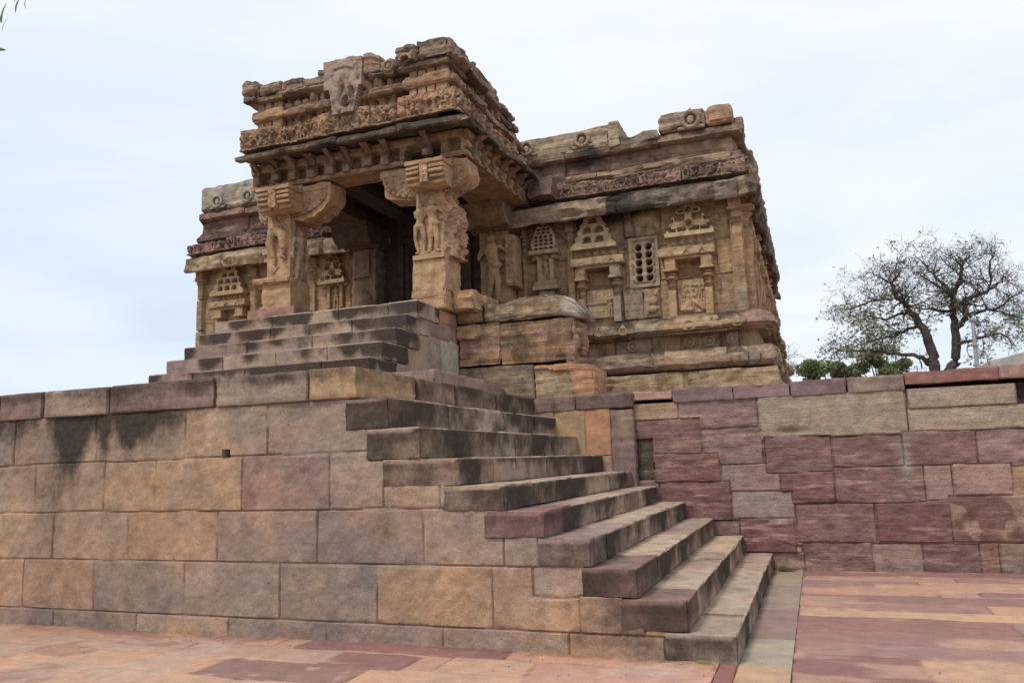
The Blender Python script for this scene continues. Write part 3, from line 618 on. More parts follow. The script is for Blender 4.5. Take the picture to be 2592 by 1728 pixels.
mb = MB(); box(mb, (-5.42, 11.895, 2.45), (-4.10, 12.75, 3.10), (.27, .22, .165), .40, .03, .035, .014, .01, .04); box(mb, (-4.09, 11.88, 2.45), (-3.12, 12.75, 3.07), (.43, .25, .15), .03, .04, .025, .014, .008, .05)
P = mb.V[-1]; K = mb.K[-1]; k = ((P[:, 1] < 12.) & (P[:, 2] < 2.93 - .1 * fbm(P * 3, 2, 71)) & (P[:, 0] < -3.42 + .2 * fbm(P * 2, 2, 72))); K[k, :3] = np.array((.36, .28, .19)); P[k, 1] += .03; P[:, 0] -= .14 * sst(2.95, 3.08, P[:, 2]) * (P[:, 0] > -3.3)
mb.build('base', M_TEMP, bal)
# carved face on the end: brow, nose, lips and chin bulging towards +x, seen in profile
h = HF(11.93, 12.66, 3.06, 3.80, .016, (.31, .20, .155), .12)
h.slab(11.93, 3.06, 12.66, 3.80, .05, .03); cy = 12.28
for yy in (cy - .19, cy + .19): h.ell((yy, 3.60), .11, .075, .9, .06, .02); h.ell((yy, 3.60), .05, .03, .9, .12, .01)
h.cap((cy, 3.66), (cy, 3.44), .055, .10, 1.0, .08, .03).ell((cy, 3.70), .34, .05, .8, .09, .02).ell((cy, 3.32), .22, .045, 1., .10, .02).ell((cy, 3.25), .18, .04, 1., .09, .015).ell((cy, 3.14), .16, .08, .9, .05, .03)
for yy in (cy - .27, cy + .27): h.ell((yy, 3.42), .10, .12, .6, .05, .03)
h.noise(.016, 6, 3, 3)
mb = MB(); right(h, mb, -3.46, .1); mb.build('carved_face', M_TEMP, bal)

# ------------------------------------------------------------------ the temple
XC, WY = -7.13, 14.70
WX0, WX1, YB = -13.33, -0.95, 25.0
temple = thing('temple', (XC, 18.0, ZT), 'ancient carved sandstone temple with a pillared porch, broken ornate roof edge and sculpted wall niches', 'temple')
def part(name, mb, mat=M_TEMP, par=None): return mb.build(name, mat, par or temple)
def stn(base, top, f=1.5, s=1, amp=.3):
    """stain of a moulding: darker on ledges and where water runs"""
    def g(P, o, z): return base + amp * fbm(P * [f, f, f * .6], 3, s) + top * sst(.25, .7, vn(P * [.5, .5, .9], s + 3) + .3)
    return g
TCC = [(.38, .285, .19), (.35, .26, .18), (.38, .27, .17), (.32, .25, .19), (.39, .29, .19)]
# --- plinth, front right + right side, front left + left side
def ring(name, prof, cols, st, amp, strat, jr, gdep=.055, lx=.02, rx=0., mat=M_TEMP, carve=0., seed=0, jit=.02, res=.05, left_cols=None):
    mb = MB(); rr = random.Random(seed)
    def jn(Lg, a, b):
        x = rr.uniform(a, b); o = []
        while x < Lg - .5: o.append(x); x += rr.uniform(a, b)
        return o
    kw = dict(stf=st, gap=.022, ns=seed, carve=carve, gdep=gdep)
    run(mb, (-5.35, WY), (WX1 + rx, WY), (0, -1), prof, cols, jr, res, amp, strat, 0, 1, jit, seed=seed + 1, **kw)
    run(mb, (WX1 + rx, WY), (WX1 + rx, YB), (1, 0), prof, cols, jn(YB - WY, .7, 1.6), res * 1.2, amp, strat, 1, 0, jit * 2, seed=seed + 2, **kw)
    part(name, mb, mat); lc = left_cols or cols; mb = MB()
    run(mb, (WX0 + lx, WY), (-8.9, WY), (0, -1), prof, lc, jn(4.4, 1, 1.7), res, amp, strat, 0, 0, jit, seed=seed + 3, **kw)
    return part(name, mb, mat)
ring('base_course', [(0, 2.5), (.40, 2.5), (.45, 2.55), (.45, 3.0), (.42, 3.05), (.1, 3.06), (0, 3.06)], [(.34, .29, .22), (.40, .305, .195), (.40, .30, .20), (.36, .28, .20)], stn(.18, .18, 1.4, 5), .030, .022, [1.55, 2.98], seed=10, jit=.03)
ring('round_moulding', [(0, 3.09), (.30, 3.10), (.34, 3.11), (.445, 3.19), (.46, 3.20), (.46, 3.33), (.45, 3.345), (.36, 3.44), (.32, 3.46), (0, 3.47)], [(.33, .28, .22), (.35, .275, .205), (.37, .28, .20), (.39, .31, .22)], stn(.2, .22, 1.5, 9), .016, .012, [.85, 2.48, 2.94, 3.98, 4.18], seed=20, jit=.03)
ring('plinth_frieze', [(0, 3.46), (.16, 3.46), (.16, 3.76), (0, 3.77)], TCC, stn(.28, .25, 2, 12), .012, .0, [.7, 1.35, 1.9, 2.6, 3.1, 3.8, 4.1], seed=30, carve=.016, mat=M_CARV)
ring('plinth_cornice', [(0, 3.74), (.28, 3.75), (.29, 3.79), (.38, 3.79), (.39, 3.82), (.455, 3.83), (.46, 3.88), (.45, 3.90), (.36, 4.02), (.22, 4.09), (0, 4.10)], [(.35, .28, .20), (.37, .29, .205), (.33, .28, .215), (.38, .285, .185), (.37, .25, .20)], stn(.2, .28, 1.6, 15), .016, .011, [1.5, 2.2, 2.85, 3.98], seed=40, jit=.03)
mb = MB(); run(mb, (-2.42, WY - .03), (-1.34, WY - .03), (0, -1), [(.1, 3.09), (.34, 3.11), (.445, 3.19), (.46, 3.20), (.46, 3.33), (.45, 3.345), (.36, 3.45), (.1, 3.47)], [(.38, .28, .195)], [], .035, .014, .016, 0, 0, .0, stf=stn(.1, .1, 2, 31), seed=81); part('round_moulding', mb)
mb = MB(); run(mb, (-2.50, WY - .03), (-1.38, WY - .03), (0, -1), [(.1, 3.75), (.28, 3.755), (.29, 3.79), (.38, 3.79), (.39, 3.82), (.455, 3.83), (.46, 3.88), (.45, 3.90), (.36, 4.03), (.1, 4.10)], [(.39, .295, .195)], [], .035, .012, .012, 0, 0, .0, stf=stn(.08, .1, 2, 32), seed=82); part('plinth_cornice', mb)
# medallions, small arches and dentils on the plinth, cut in relief
mb = MB()
for cx, wd in ((-1.95, .17), (-1.12, .13), (-1.55, .10), (-3.15, .12), (-3.6, .1)):
    h = HF(cx - wd, cx + wd, 3.80, 4.03, .016, (.39, .28, .175), .05); h.ring((cx, 3.87), wd * .55, wd * .22, .035).cap((cx - wd * .7, 3.84), (cx, 4.0), .03, .015, .8, .005).cap((cx + wd * .7, 3.84), (cx, 4.0), .03, .015, .8, .005).ell((cx, 3.88), .03, .04, .8)
    h.M &= h.H > .004; mb = MB(); h.to(mb, (0, WY - (.455 if -2.5 < cx < -1.38 else .43), 0), (1, 0, 0), (0, .0, 1), (0, -1, 0), .04); part('arch_relief', mb, M_CARV)
mb = MB(); box(mb, (-2.42, WY - .385, 3.75), (-1.3, WY - .15, 3.775), (.34, .24, .15), .1, .004, .05, .002, 0, 0)
for i in range(24):
    x = -2.42 + i * .047
    box(mb, (x, WY - .40, 3.735), (x + .028, WY - .15, 3.77), (.34, .24, .15), .1, .004, .05, .002, 0, 0)
part('dentil_band', mb, M_CARV)
for cx in (-1.25, -3.05, -2.0, -4.0, -1.65): 
    mb = MB()
    h = HF(cx - .12, cx + .12, 3.49, 3.73, .016, (.36, .26, .165), .1); h.ring((cx, 3.61), .085, .03, .035).ell((cx, 3.61), .045, .05, .6); h.M &= h.H > .003; front(h, mb, WY - .155, .03); part('medallion', mb, M_CARV)
# --- walls (front right, front left, right side)
h = HF(-5.36, -.93, 4.02, 6.40, .02, (.38, .27, .165), .08)
W1, W2, W3, W4 = (.37, .26, .16), (.40, .275, .165), (.34, .25, .17), (.42, .29, .17)
h.rects([(-5.4, 3.9, -.9, 6.5, W1), (-5.36, 5.48, -4.07, 6.30, (.34, .25, .165)), (-5.36, 4.78, -4.32, 5.48, (.35, .25, .155)), (-4.32, 4.6, -4.07, 5.50, W1), (-5.36, 4.0, -4.5, 4.78, W3), (-4.07, 5.5, -3.1, 6.4, (.31, .25, .18), .22), (-4.07, 4.1, -3.15, 5.5, (.38, .26, .15)), (-3.12, 5.72, -2.42, 6.34, (.36, .275, .175), .22, .03),
         (-3.2, 4.13, -2.82, 4.75, (.30, .245, .185), .2, .06), (-2.81, 4.15, -2.50, 4.72, (.39, .29, .18), .08, .06), (-2.42, 5.50, -.93, 6.4, (.40, .29, .18), .03), (-2.46, 4.83, -1.43, 5.50, W2, .03), (-1.43, 4.83, -1.1, 5.50, (.42, .29, .175), 0), (-2.5, 4.0, -1.39, 4.83, (.38, .27, .17), .03), (-1.39, 4.0, -.93, 4.83, (.34, .25, .175), .03)], gw=.022, gd=.03, jit=.012, seed=3, warp=.02)
h.noise(.012, 1.6, 3, 1).noise(.008, 7, 3, 2)
# broken elephant relief above the lattice window
h.ell((-2.72, 6.08), .26, .2, .55, .03, .03).cap((-2.55, 6.15), (-2.47, 5.80), .10, .06, .8, .03, .02).cap((-2.85, 6.0), (-2.87, 5.78), .08, .07, .7, .03, .02)
# flying beast beside the big gable
h.cap((-1.66, 5.83), (-1.45, 5.88), .05, .07, .9, .02).ell((-1.40, 5.9), .085, .075, 1.0, .03).cap((-1.45, 5.84), (-1.30, 5.76), .05, .025, .9, .01).cap((-1.6, 5.8), (-1.38, 5.66), .03, .02, 1., .01).cap((-1.45, 5.95), (-1.42, 6.06), .03, .015, 1, .02).cap((-1.55, 5.86), (-1.63, 5.97), .03, .02, 1, .01)
# arch panel round the left niche: a shallow sunk field and two thin pilasters
dd = ((h.U + 4.70) / .50) ** 2 + ((h.V - 5.45) / .66) ** 2; fld = sst(1.05, .95, np.where(h.V < 5.45, ((h.U + 4.70) / .50) ** 2, dd)) * sst(4.80, 4.84, h.V); h.H -= .05 * fld
def pilcap(h, uc, v1, sc=1., hw=.07, d=.07, v0=4.1, shaft=True):
    s_ = sc
    if shaft: h.pil(uc, [(v0, v1 - .62 * s_, hw, d, 0)])
    h.pil(uc, [(v1 - .62 * s_, v1 - .36 * s_, hw * .86, d * .8, 1), (v1 - .66 * s_, v1 - .62 * s_, hw * 1.05, d, 1), (v1 - .55 * s_, v1 - .51 * s_, hw * 1.05, d * 1.05, 1), (v1 - .46 * s_, v1 - .42 * s_, hw * 1.1, d * 1.1, 1), (v1 - .41 * s_, v1 - .33 * s_, hw * 1.4, d * 1.35, 1), (v1 - .33 * s_, v1 - .25 * s_, hw * 1.1, d * 1.1, 1), (v1 - .25 * s_, v1 - .20 * s_, hw * 1.85, d * 1.5, 0), (v1 - .20 * s_, v1 + .02, hw * 1.45, d * 1.35, 0)])
pilcap(h, -5.15, 6.24, 1., .05, .06, 4.1); pilcap(h, -4.20, 6.22, .9, .07, .06, 4.1)
h.cut(-3.91, 4.79, -3.39, 5.17, -.12); h.cut(-2.17, 4.81, -1.69, 5.15, -.12)
# big corner pilaster
h.pil(-1.03, [(4.10, 4.82, .10, .15, 0), (4.83, 5.20, .10, .145, 0), (5.20, 5.66, .10, .155, 0)]); h.pil(-1.02, [(5.66, 5.74, .115, .18, 1), (5.72, 5.79, .15, .23, 1), (5.79, 5.86, .165, .25, 1), (5.86, 5.95, .12, .18, 0), (5.95, 6.01, .19, .27, 0), (6.01, 6.40, .16, .22, 0)])
# worn standing figure on the corner
h.cap((-.945, 4.75), (-.96, 4.45), .045, .06, 1.2, .06).cap((-.95, 4.45), (-.93, 4.16), .04, .025, 1.1, .06).ell((-.95, 4.82), .035, .05, 1., .08).cap((-.98, 4.68), (-1.0, 4.5), .02, .02, 1, .06)
top = sst(5.95, 6.35, h.V + .15 * fbm(h.P(1.2), 3, 4).reshape(h.U.shape)) * sst(-2.2, -3.0, h.U); h.K[..., 3] += .7 * top + .55 * h.inrect(-4.0, 5.75, -2.75, 6.5, .12) * np.clip(.35 + fbm(h.P(1.8), 3, 47).reshape(h.U.shape), 0, 1)
h.K[..., 3] += .25 * h.inrect(-3.2, 4.1, -2.4, 6.4, .15) * np.clip(.4 + fbm(h.P(1.6), 3, 41).reshape(h.U.shape), 0, 1) + .10 * fbm(h.P(1.1), 3, 43).reshape(h.U.shape)
hole = h.inrect(-2.96, 4.86, -2.57, 5.63, .005) > .5; h.H[hole] -= .30
mb = MB(); front(h, mb, WY, .2); mbr = mb; mb = MB()
h = HF(-13.33, -8.2, 4.02, 6.40, .024, (.36, .25, .155), .05)
h.rects([(-13.4, 3.9, -8, 6.5, W1), (-13.36, 5.57, -11.7, 6.5, (.36, .26, .16)), (-13.36, 4, -12.9, 5.57, W3), (-12.9, 4, -11.7, 5.57, (.37, .26, .155)), (-11.69, 4, -10.3, 5.6, W2), (-11.69, 5.6, -10.3, 6.5, W3), (-10.3, 5.55, -9.2, 6.5, W1), (-10.3, 4, -9.2, 5.55, W2), (-9.2, 4, -8.2, 6.5, W3)], gw=.022, gd=.03, jit=.012, seed=4, warp=.02)
h.noise(.012, 1.6, 3, 5).noise(.008, 7, 3, 6)
h.pil(-13.25, [(4.1, 4.8, .10, .10, 0), (4.82, 5.55, .095, .09, 0), (5.57, 5.9, .09, .08, 0), (5.9, 5.98, .13, .14, 1), (5.98, 6.05, .17, .18, 0), (6.05, 6.4, .14, .15, 0)])
pilcap(h, -11.75, 6.12, .8, .09, .08, 4.1); pilcap(h, -10.15, 6.18, .9, .09, .08, 4.1)
h.cut(-11.62, 5.25, -11.30, 5.62, -.10); h.slab(-11.56, 5.3, -11.36, 5.55, -.02)
h.K[..., 3] += .12 * fbm(h.P(1.2), 3, 44).reshape(h.U.shape) + .2 * sst(6.0, 6.35, h.V)
front(h, mb, WY, .2)
# right flank seen at a grazing angle: pilasters, niches and sculpture standing out from the wall
h = HF(WY - .12, YB, 4.02, 6.40, .035, (.37, .25, .155), .10)
rr = random.Random(8); y = WY + .02; i = 0
while y < YB - .3:
    if i % 3 == 0: pilcap(h, y + .12, 6.3, 1., .12, .14, 4.1); y += .55
    elif i % 3 == 1:
        h.slab(y, 4.1, y + .75, 5.35, .16); h.slab(y - .06, 5.3, y + .82, 5.48, .24); h.cut(y + .2, 4.2, y + .56, 5.2, -.14)
        for k in range(5): h.slab(y + .07 * k, 5.48 + .14 * k, y + .76 - .07 * k, 5.63 + .14 * k, .20 - .02 * k)
        y += 1.15
    else: h.cap((y + .2, 5.2), (y + .22, 4.6), .10, .13, 1., .02).ell((y + .2, 5.42), .09, .11, 1., .02).cap((y + .25, 4.6), (y + .2, 4.15), .1, .06, 1., .02); y += .6
    i += 1
h.noise(.03, 2.2, 3, 8).noise(.02, 7, 3, 9); h.K[..., 3] += .22 * fbm(h.P(1.1), 3, 44).reshape(h.U.shape) + .15 * sst(5.6, 6.35, h.V)
right(h, mbr, WX1, .2)
h = HF(WY, YB, 4.02, 6.40, .15, (.37, .25, .155), .10); h.noise(.03, 2, 2, 3); left(h, mb, WX0, .2)
part('wall', mb, M_TEMP); part('wall', mbr, M_TEMP)
mb = MB(); box(mb, (WX0 + .1, YB - .4, 2.5), (WX1 - .1, YB, 6.5), TAN, .1, .02, .6, .02)
box(mb, (WX0 + .2, 15.05, 6.35), (WX1 - .2, YB - .2, 7.28), (.30, .26, .21), .2, .03, .4, .03); part('roof', mb)

# --- horseshoe-arch gables, niches, lattice window
def gable(mb, cx, z0, z1, hw, y, rows, c, style='grid', dep=.19, base_t=.07, seed=0, st=.05):
    h = HF(cx - hw - .06, cx + hw + .06, z0 - base_t, z1 + .02, .0125, c, st); t = np.clip((h.V - z0) / (z1 - z0), 0, 1.2)
    wob = .012 * fbm(h.P(9), 2, seed).reshape(h.U.shape)
    if style == 'bulb': wv = hw * np.where(t < .74, .90 + .12 * np.sin(np.clip(t / .5, 0, 1) * 3.14) - .36 * np.clip((t - .35) / .39, 0, 1) ** 1.8, .54 * np.clip((1 - t) / .26, 0, 1) ** 1.2)
    elif style == 'tier': wv = hw * np.clip(1.03 - t, 0, 1) ** .62 * (1 + .09 * np.sign(np.sin(t * 30)))
    else: wv = hw * np.clip(1 - t, 0, 1) ** .62 * (1 + .07 * np.sin(t * 34)) + .012
    ins = (np.abs(h.U - cx) < wv + wob) & (h.V >= z0); h.H[ins] = dep * (1 - .25 * t[ins]); 
    bar = (np.abs(h.U - cx) < hw + .05) & (h.V < z0 + .015); h.H[bar] = dep * 1.12; h.M &= ins | bar
    rh = (z1 - z0) * .84 / max(rows, 1)
    if style == 'tier':
        Hh = z1 - z0
        for a0, b0, a1, b1 in ((-.92, .04, -.62, .13), (-.52, .04, -.14, .15), (.02, .04, .46, .15), (.54, .04, .92, .13), (-.62, .37, -.16, .58), (.16, .37, .58, .58), (-.46, .63, -.20, .70), (.16, .63, .46, .70)): h.cut(cx + a0 * hw, z0 + a0 * 0 + b0 * Hh, cx + a1 * hw, z0 + b1 * Hh, -dep * .8, .008)
        for zc, r_ in ((.25, .055), (.68, .05), (.88, .03)): h.ring((cx, z0 + zc * Hh), r_ * 1.45, .018, dep * 1.15); h.hole((cx, z0 + zc * Hh), r_, r_, -dep * .6)
        h.cap((cx - .30 * hw, z0 + .2 * Hh), (cx, z0 + .56 * Hh), .03, .02, .8, dep * .75).cap((cx + .30 * hw, z0 + .2 * Hh), (cx, z0 + .56 * Hh), .03, .02, .8, dep * .75)
        rows = 0
    for k in range(rows):
        zc = z0 + rh * (k + .55); wr = float(np.interp(zc, h.v, wv[0, :] if wv.ndim > 1 else wv))
        pitch = rh * (1.25 if style != 'bulb' else 1.3); n = max(1, int(2 * wr / pitch)); off = (n - 1) / 2
        for i in range(n):
            u = cx + (i - off) * pitch
            a = pitch * (.36 if style != 'big' else .34); b = rh * (.30 if style != 'big' else .33)
            if abs(u - cx) + a * .8 < wr + .01:
                h.hole((u, zc + .1 * b), a * .92, b * .9, -dep * .85); h.hole((u, zc - b * .62), a * 1.15, b * .30, -dep * .7); h.ring((u, zc + .1 * b), a * 1.12, .012, dep * .95 * (1 - .25 * (zc - z0) / (z1 - z0)), True)
    h.ell((cx, z1 - .03), .04, .045, .6, dep * .5, .01)
    h.noise(.010, 9, 3, seed + 5); return front(h, mb, y, .10)
def figure(h, cx, z0, ht, base=.0, lean=.0, hs=.9, arms='down', hip=.04, wide=1.):
    """a carved standing figure of height ht: crown, head, torso, hips, legs, arms in one continuous relief"""
    s_ = ht; X = lambda x, z: (cx + x * s_ * wide + lean * z * s_, z0 + z * s_); r = s_ * wide; k = .012 * max(.6, s_)
    h.cap(X(.03, .50), X(.075, .27), .068 * r, .052 * r, hs, base, k).cap(X(.075, .27), X(.06, .05), .050 * r, .03 * r, hs, base, k)
    h.cap(X(-.05 + hip, .50), X(-.085 + hip, .27), .068 * r, .052 * r, hs, base + .01 * s_, k).cap(X(-.085 + hip, .27), X(-.06, .05), .05 * r, .03 * r, hs, base, k)
    h.cap(X(.06, .03), X(.12, .015), .03 * r, .02 * r, hs, base, k).cap(X(-.06, .03), X(-.12, .015), .03 * r, .02 * r, hs, base, k)
    h.ell(X(hip * .5, .52), .115 * r, .075 * s_, hs, base + .015 * s_, k)
    h.cap(X(hip * .5, .54), X(0, .66), .085 * r, .072 * r, hs, base + .01 * s_, k).cap(X(0, .66), X(-.01, .76), .085 * r, .105 * r, hs, base + .012 * s_, k)
    h.ell(X(-.055, .725), .05 * r, .04 * s_, hs, base + .05 * s_, k).ell(X(.045, .725), .05 * r, .04 * s_, hs, base + .05 * s_, k)
    h.cap(X(-.12, .785), X(.11, .785), .045 * r, .045 * r, hs, base + .01 * s_, k)
    h.cap(X(0, .78), X(0, .85), .042 * r, .04 * r, hs, base, k)
    h.ell(X(0, .895), .062 * r, .07 * s_, hs, base + .03 * s_, k).cap(X(0, .94), X(0, .99), .055 * r, .03 * r, hs, base + .02 * s_, k)
    h.ell(X(0, .885), .013 * r, .022 * s_, 1, base + .088 * s_, .004)
    if arms == 'down': A = [(-.14, .77, -.19, .60), (-.19, .60, -.15, .45), (.13, .77, .19, .61), (.19, .61, .12, .50)]
    elif arms == 'up': A = [(-.13, .77, -.22, .68), (-.22, .68, -.15, .88), (.13, .77, .22, .64), (.22, .64, .14, .52)]
    elif arms == 'hip': A = [(-.14, .77, -.20, .64), (-.20, .64, -.12, .72), (.13, .77, .26, .66), (.26, .66, .16, .60)]
    else: A = [(-.14, .77, -.2, .58), (-.2, .58, -.18, .4)]
    for a, b, c, d in A: h.cap(X(a, b), X(c, d), .034 * r, .028 * r, hs, base + .012 * s_, k)
    return h
def niche_pil(h, uc, z0, z1, hw, d): pilcap(h, uc, z1, min(1., (z1 - z0) / 1.15), hw, d, z0)

def niche(y, gx, gz0, gz1, ghw, rows, style, gc, lint=None, pils=(), panel=None, dent=None, seed=0, c=(.39, .275, .165), panelf=None, st=.04):
    n_ = MB(); h = HF(gx - ghw - .02, gx + ghw + .02, (dent[0] if dent else gz0 - .16), gz0 - .05, .016, c, st + .05); h.H += .07
    for i in range(int(2 * ghw / .16)): u = gx - ghw + .09 + i * .16; h.ell((u, (h.box[2] + h.box[3]) / 2), .05, .05, .9, .075); h.cut(u + .06, h.box[2], u + .1, h.box[3], -.035)
    h.noise(.010, 9, 3, seed); front(h, n_, y, .08); root = part('niche', n_, M_CARV)
    g = MB(); gable(g, gx, gz0, gz1, ghw, y, rows, gc, style, seed=seed, st=st); part('gable', g, M_CARV, root)
    if lint:
        l_ = MB(); u0, u1, v0, v1 = lint
        box(l_, (u0, y - .26, v0 + .05), (u1, y + .05, v1), c, st + .06, .03, .03, .012, .006, .04); box(l_, (u0 + .1, y - .20, v0), (u1 - .1, y + .05, v0 + .052), c, st, .012, .04, .005, .0, .02)
        for u in (u0 + .22, (u0 + u1) / 2, u1 - .22):
            h = HF(u - .09, u + .09, v0 + .06, v1 - .01, .015, c, st); h.cap((u - .06, v0 + .08), (u, v1 - .05), .02, .015, .8).cap((u + .06, v0 + .08), (u, v1 - .05), .02, .015, .8); h.M &= h.H > .003; front(h, l_, y - .262, .02)
        part('lintel', l_, M_CARV, root)
    for uc, v0, v1, hw, cc in pils:
        p_ = MB(); h = HF(uc - hw * 2, uc + hw * 2, v0, v1, .0135, cc, st); niche_pil(h, uc, v0, v1, hw, .16); h.noise(.007, 9, 3, seed + 2); h.M &= h.H > .02; front(h, p_, y, .05); part('pilaster', p_, M_CARV, root)
    if panel:
        q_ = MB(); u0, u1, v0, v1 = panel; h = HF(u0, u1, v0, v1, .012, c, st); h.H += .02
        if panelf: panelf(h, u0, u1, v0, v1)
        h.noise(.008, 11, 3, seed + 3); front(h, q_, y, .05); part('figure_panel', q_, M_CARV, root)
    return root
def dance(h, u0, u1, v0, v1):
    cx = (u0 + u1) / 2; H_ = v1 - v0
    for u, z, s_, ar in ((cx - .15, v0 + .22, .36, 'hip'), (cx + .16, v0 + .2, .40, 'up'), (cx, v0 + .04, .50, 'up')): figure(h, u, z, s_, .02, hs=1.1, arms=ar, hip=.06)
    h.cap((u0 + .05, v0 + .06), (cx, v0 + .05), .035, .04, 1.1, .02).cap((cx + .05, v0 + .2), (cx + .2, v0 + .05), .035, .03, 1.1, .03).cap((cx - .12, v1 - .1), (cx + .12, v1 - .12), .02, .02, 1, .03)
def rowsfig(h, u0, u1, v0, v1):
    for r_ in range(2):
        z0 = v0 + .03 + r_ * (v1 - v0) * .49
        for i in range(6): figure(h, u0 + .05 + i * (u1 - u0 - .16) / 5.5, z0, (v1 - v0) * .43, .01, hs=1.1, arms='down', wide=.75)
        h.slab(u0, z0 - .025, u1 - .12, z0 + .01, .05)
    figure(h, u1 - .07, v0 + .02, (v1 - v0) * .8, .03, hs=1.1, arms='hip')
def lone(h, u0, u1, v0, v1):
    h.slab(u0, v0, u0 + .08, v1, .10); h.slab(u1 - .08, v0, u1, v1, .10); figure(h, (u0 + u1) / 2, v0 + .02, (v1 - v0) * .92, .03, hs=1.1, arms='up', wide=1.1)
GC1 = (.38, .30, .205)
n1 = niche(WY, -4.71, 5.66, 6.31, .25, 7, 'bulb', (.43, .345, .235), None, (), (-4.88, -4.55, 5.04, 5.52), (5.50,), 11, c=(.42, .33, .22), panelf=lone)
mb = MB(); box(mb, (-4.94, WY - .14, 4.96), (-4.48, WY + .02, 5.06), GC1, .05, .03, .03, .008); box(mb, (-4.97, WY - .19, 4.87), (-4.45, WY + .02, 4.965), GC1, .05, .025, .03, .008); box(mb, (-4.86, WY - .1, 4.72), (-4.56, WY + .02, 4.87), GC1, .05, .03, .03, .01); part('sill', mb, M_CARV, n1)
n2 = niche(WY, -3.70, 5.64, 6.33, .40, 3, 'big', (.46, .36, .235), (-4.15, -3.12, 5.18, 5.38), ((-3.99, 4.12, 5.19, .078, (.39, .27, .16)), (-3.30, 4.12, 5.19, .082, (.31, .26, .20))), (-3.91, -3.39, 4.22, 4.78), (5.39,), 12, (.42, .31, .195), rowsfig, .08)
n3 = niche(WY, -1.88, 5.66, 6.29, .40, 4, 'tier', (.48, .385, .255), (-2.46, -1.44, 5.16, 5.38), ((-2.26, 4.12, 5.17, .082, (.41, .285, .17)), (-1.60, 4.12, 5.17, .082, (.41, .285, .17))), (-2.17, -1.69, 4.18, 4.80), (5.38,), 13, (.44, .325, .21), dance, .0)
n4 = niche(WY, -12.38, 5.64, 6.40, .42, 4, 'big', (.43, .32, .20), (-12.84, -11.82, 5.22, 5.42), ((-12.62, 4.3, 5.23, .085, W2), (-12.02, 4.3, 5.23, .085, W2)), None, (5.43,), 14, W2)
n5 = niche(WY, -9.58, 5.60, 6.30, .29, 4, 'tier', (.42, .32, .205), None, (), (-9.75, -9.35, 5.0, 5.52), (5.48,), 15, W1, lone)
# lattice window
h = HF(-3.05, -2.49, 4.74, 5.71, .0125, (.37, .295, .205), .10); h.H += .05; h.cut(-2.99, 4.80, -2.55, 5.65, -.03); h.cut(-2.965, 4.83, -2.575, 5.62, -.04)
h.slab(-2.80, 4.83, -2.735, 5.62, .04)
for k, z in enumerate((4.92, 5.07, 5.22, 5.37, 5.52)):
    for u, sg in ((-2.87, 1), (-2.665, -1)):
        h.ring((u, z), .085, .028, .045); h.hole((u + .01 * sg, z - .01), .055, .062, -.30)
h.noise(.008, 9, 3, 3); h.K[..., 3] += .2 * np.clip(fbm(h.P(3), 3, 6).reshape(h.U.shape), 0, 1)
mb = MB(); front(h, mb, WY, .28); part('lattice_window', mb, M_CARV)
for cx_, z_, s_ in ((-2.64, 4.42, .3),):
    h = HF(cx_ - .14, cx_ + .14, 4.2, 4.68, .014, (.39, .29, .18), .05); h.ell((cx_, 4.30), .10, .08, .8, .0).ell((cx_ + .02, 4.45), .09, .10, .8).ell((cx_ + .05, 4.58), .05, .05, .9); h.noise(.008, 9, 2, 4); h.M &= h.H > .004
    mb = MB(); front(h, mb, WY - .065, .03); part('dwarf_relief', mb, M_CARV)

# --- eaves, frieze, stepped courses and crowning stones of the main body
def eavest(P, o, z): return .26 + .55 * sst(-.25, .35, vn(P * [.55, .55, .5], 3)) * (P[:, 0] > -6) * (P[:, 0] < -3.3) * .5 + .75 * (P[:, 0] > -3.34) * (P[:, 0] < -1.35) * (P[:, 1] < WY) * (.45 + .55 * sst(-.5, .1, fbm(P * [1.2, 1.2, 2.], 3, 77))) + .28 * fbm(P * [1.2, 1.2, 2.2], 3, 8) + .35 * (P[:, 0] > -.8)
ring('eave', [(0, 6.36), (.28, 6.20), (.40, 6.14), (.45, 6.135), (.47, 6.16), (.48, 6.30), (.475, 6.43), (.455, 6.46), (.30, 6.54), (0, 6.60)], [(.33, .26, .19), (.26, .22, .175), (.36, .285, .20)], eavest, .045, .026, [1.98, 4.02], seed=50, jit=.03, lx=-.06, rx=-.15, left_cols=[(.37, .285, .195), (.36, .27, .185)])
ring('animal_frieze', [(0, 6.59), (.12, 6.60), (.22, 6.66), (.24, 6.70), (.23, 6.84), (.14, 6.92), (0, 6.93)], [(.33, .235, .175), (.28, .19, .155), (.36, .25, .18), (.29, .195, .16)], stn(.32, .2, 2, 22), .03, .012, [1.2, 2.3, 3.4], seed=60, carve=.085, jit=.04, lx=-.16, left_cols=[(.28, .175, .145), (.30, .19, .155)])
ring('stepped_course', [(-.1, 6.9), (.12, 6.91), (.15, 6.94), (.15, 6.99), (.08, 7.01), (.06, 7.02), (.07, 7.10), (-.02, 7.12), (-.05, 7.13), (-.05, 7.36), (-.04, 7.44), (.05, 7.45), (.10, 7.49), (.10, 7.56), (.06, 7.64), (-.2, 7.70)], [(.275, .195, .155), (.24, .16, .13), (.265, .185, .15), (.31, .22, .165)], stn(.32, .3, 1.6, 25), .026, .022, [1.1, 2.05, 2.95], seed=70, jit=.03, gdep=.03, carve=.01, left_cols=[(.27, .175, .145), (.25, .16, .135), (.29, .195, .155)])
mb = MB(); rr = random.Random(12)
run(mb, (-5.3, WY), (-1.05, WY), (0, -1), [(0, 7.0), (.10, 7.01), (.11, 7.09), (.06, 7.13), (0, 7.14)], [(.37, .26, .18), (.33, .235, .17)], [.9, 1.7, 2.6, 3.3], .04, .04, .02, 0, 0, .03, stf=stn(.15, .3, 2, 4), seed=75); part('tan_course', mb, M_TEMP)
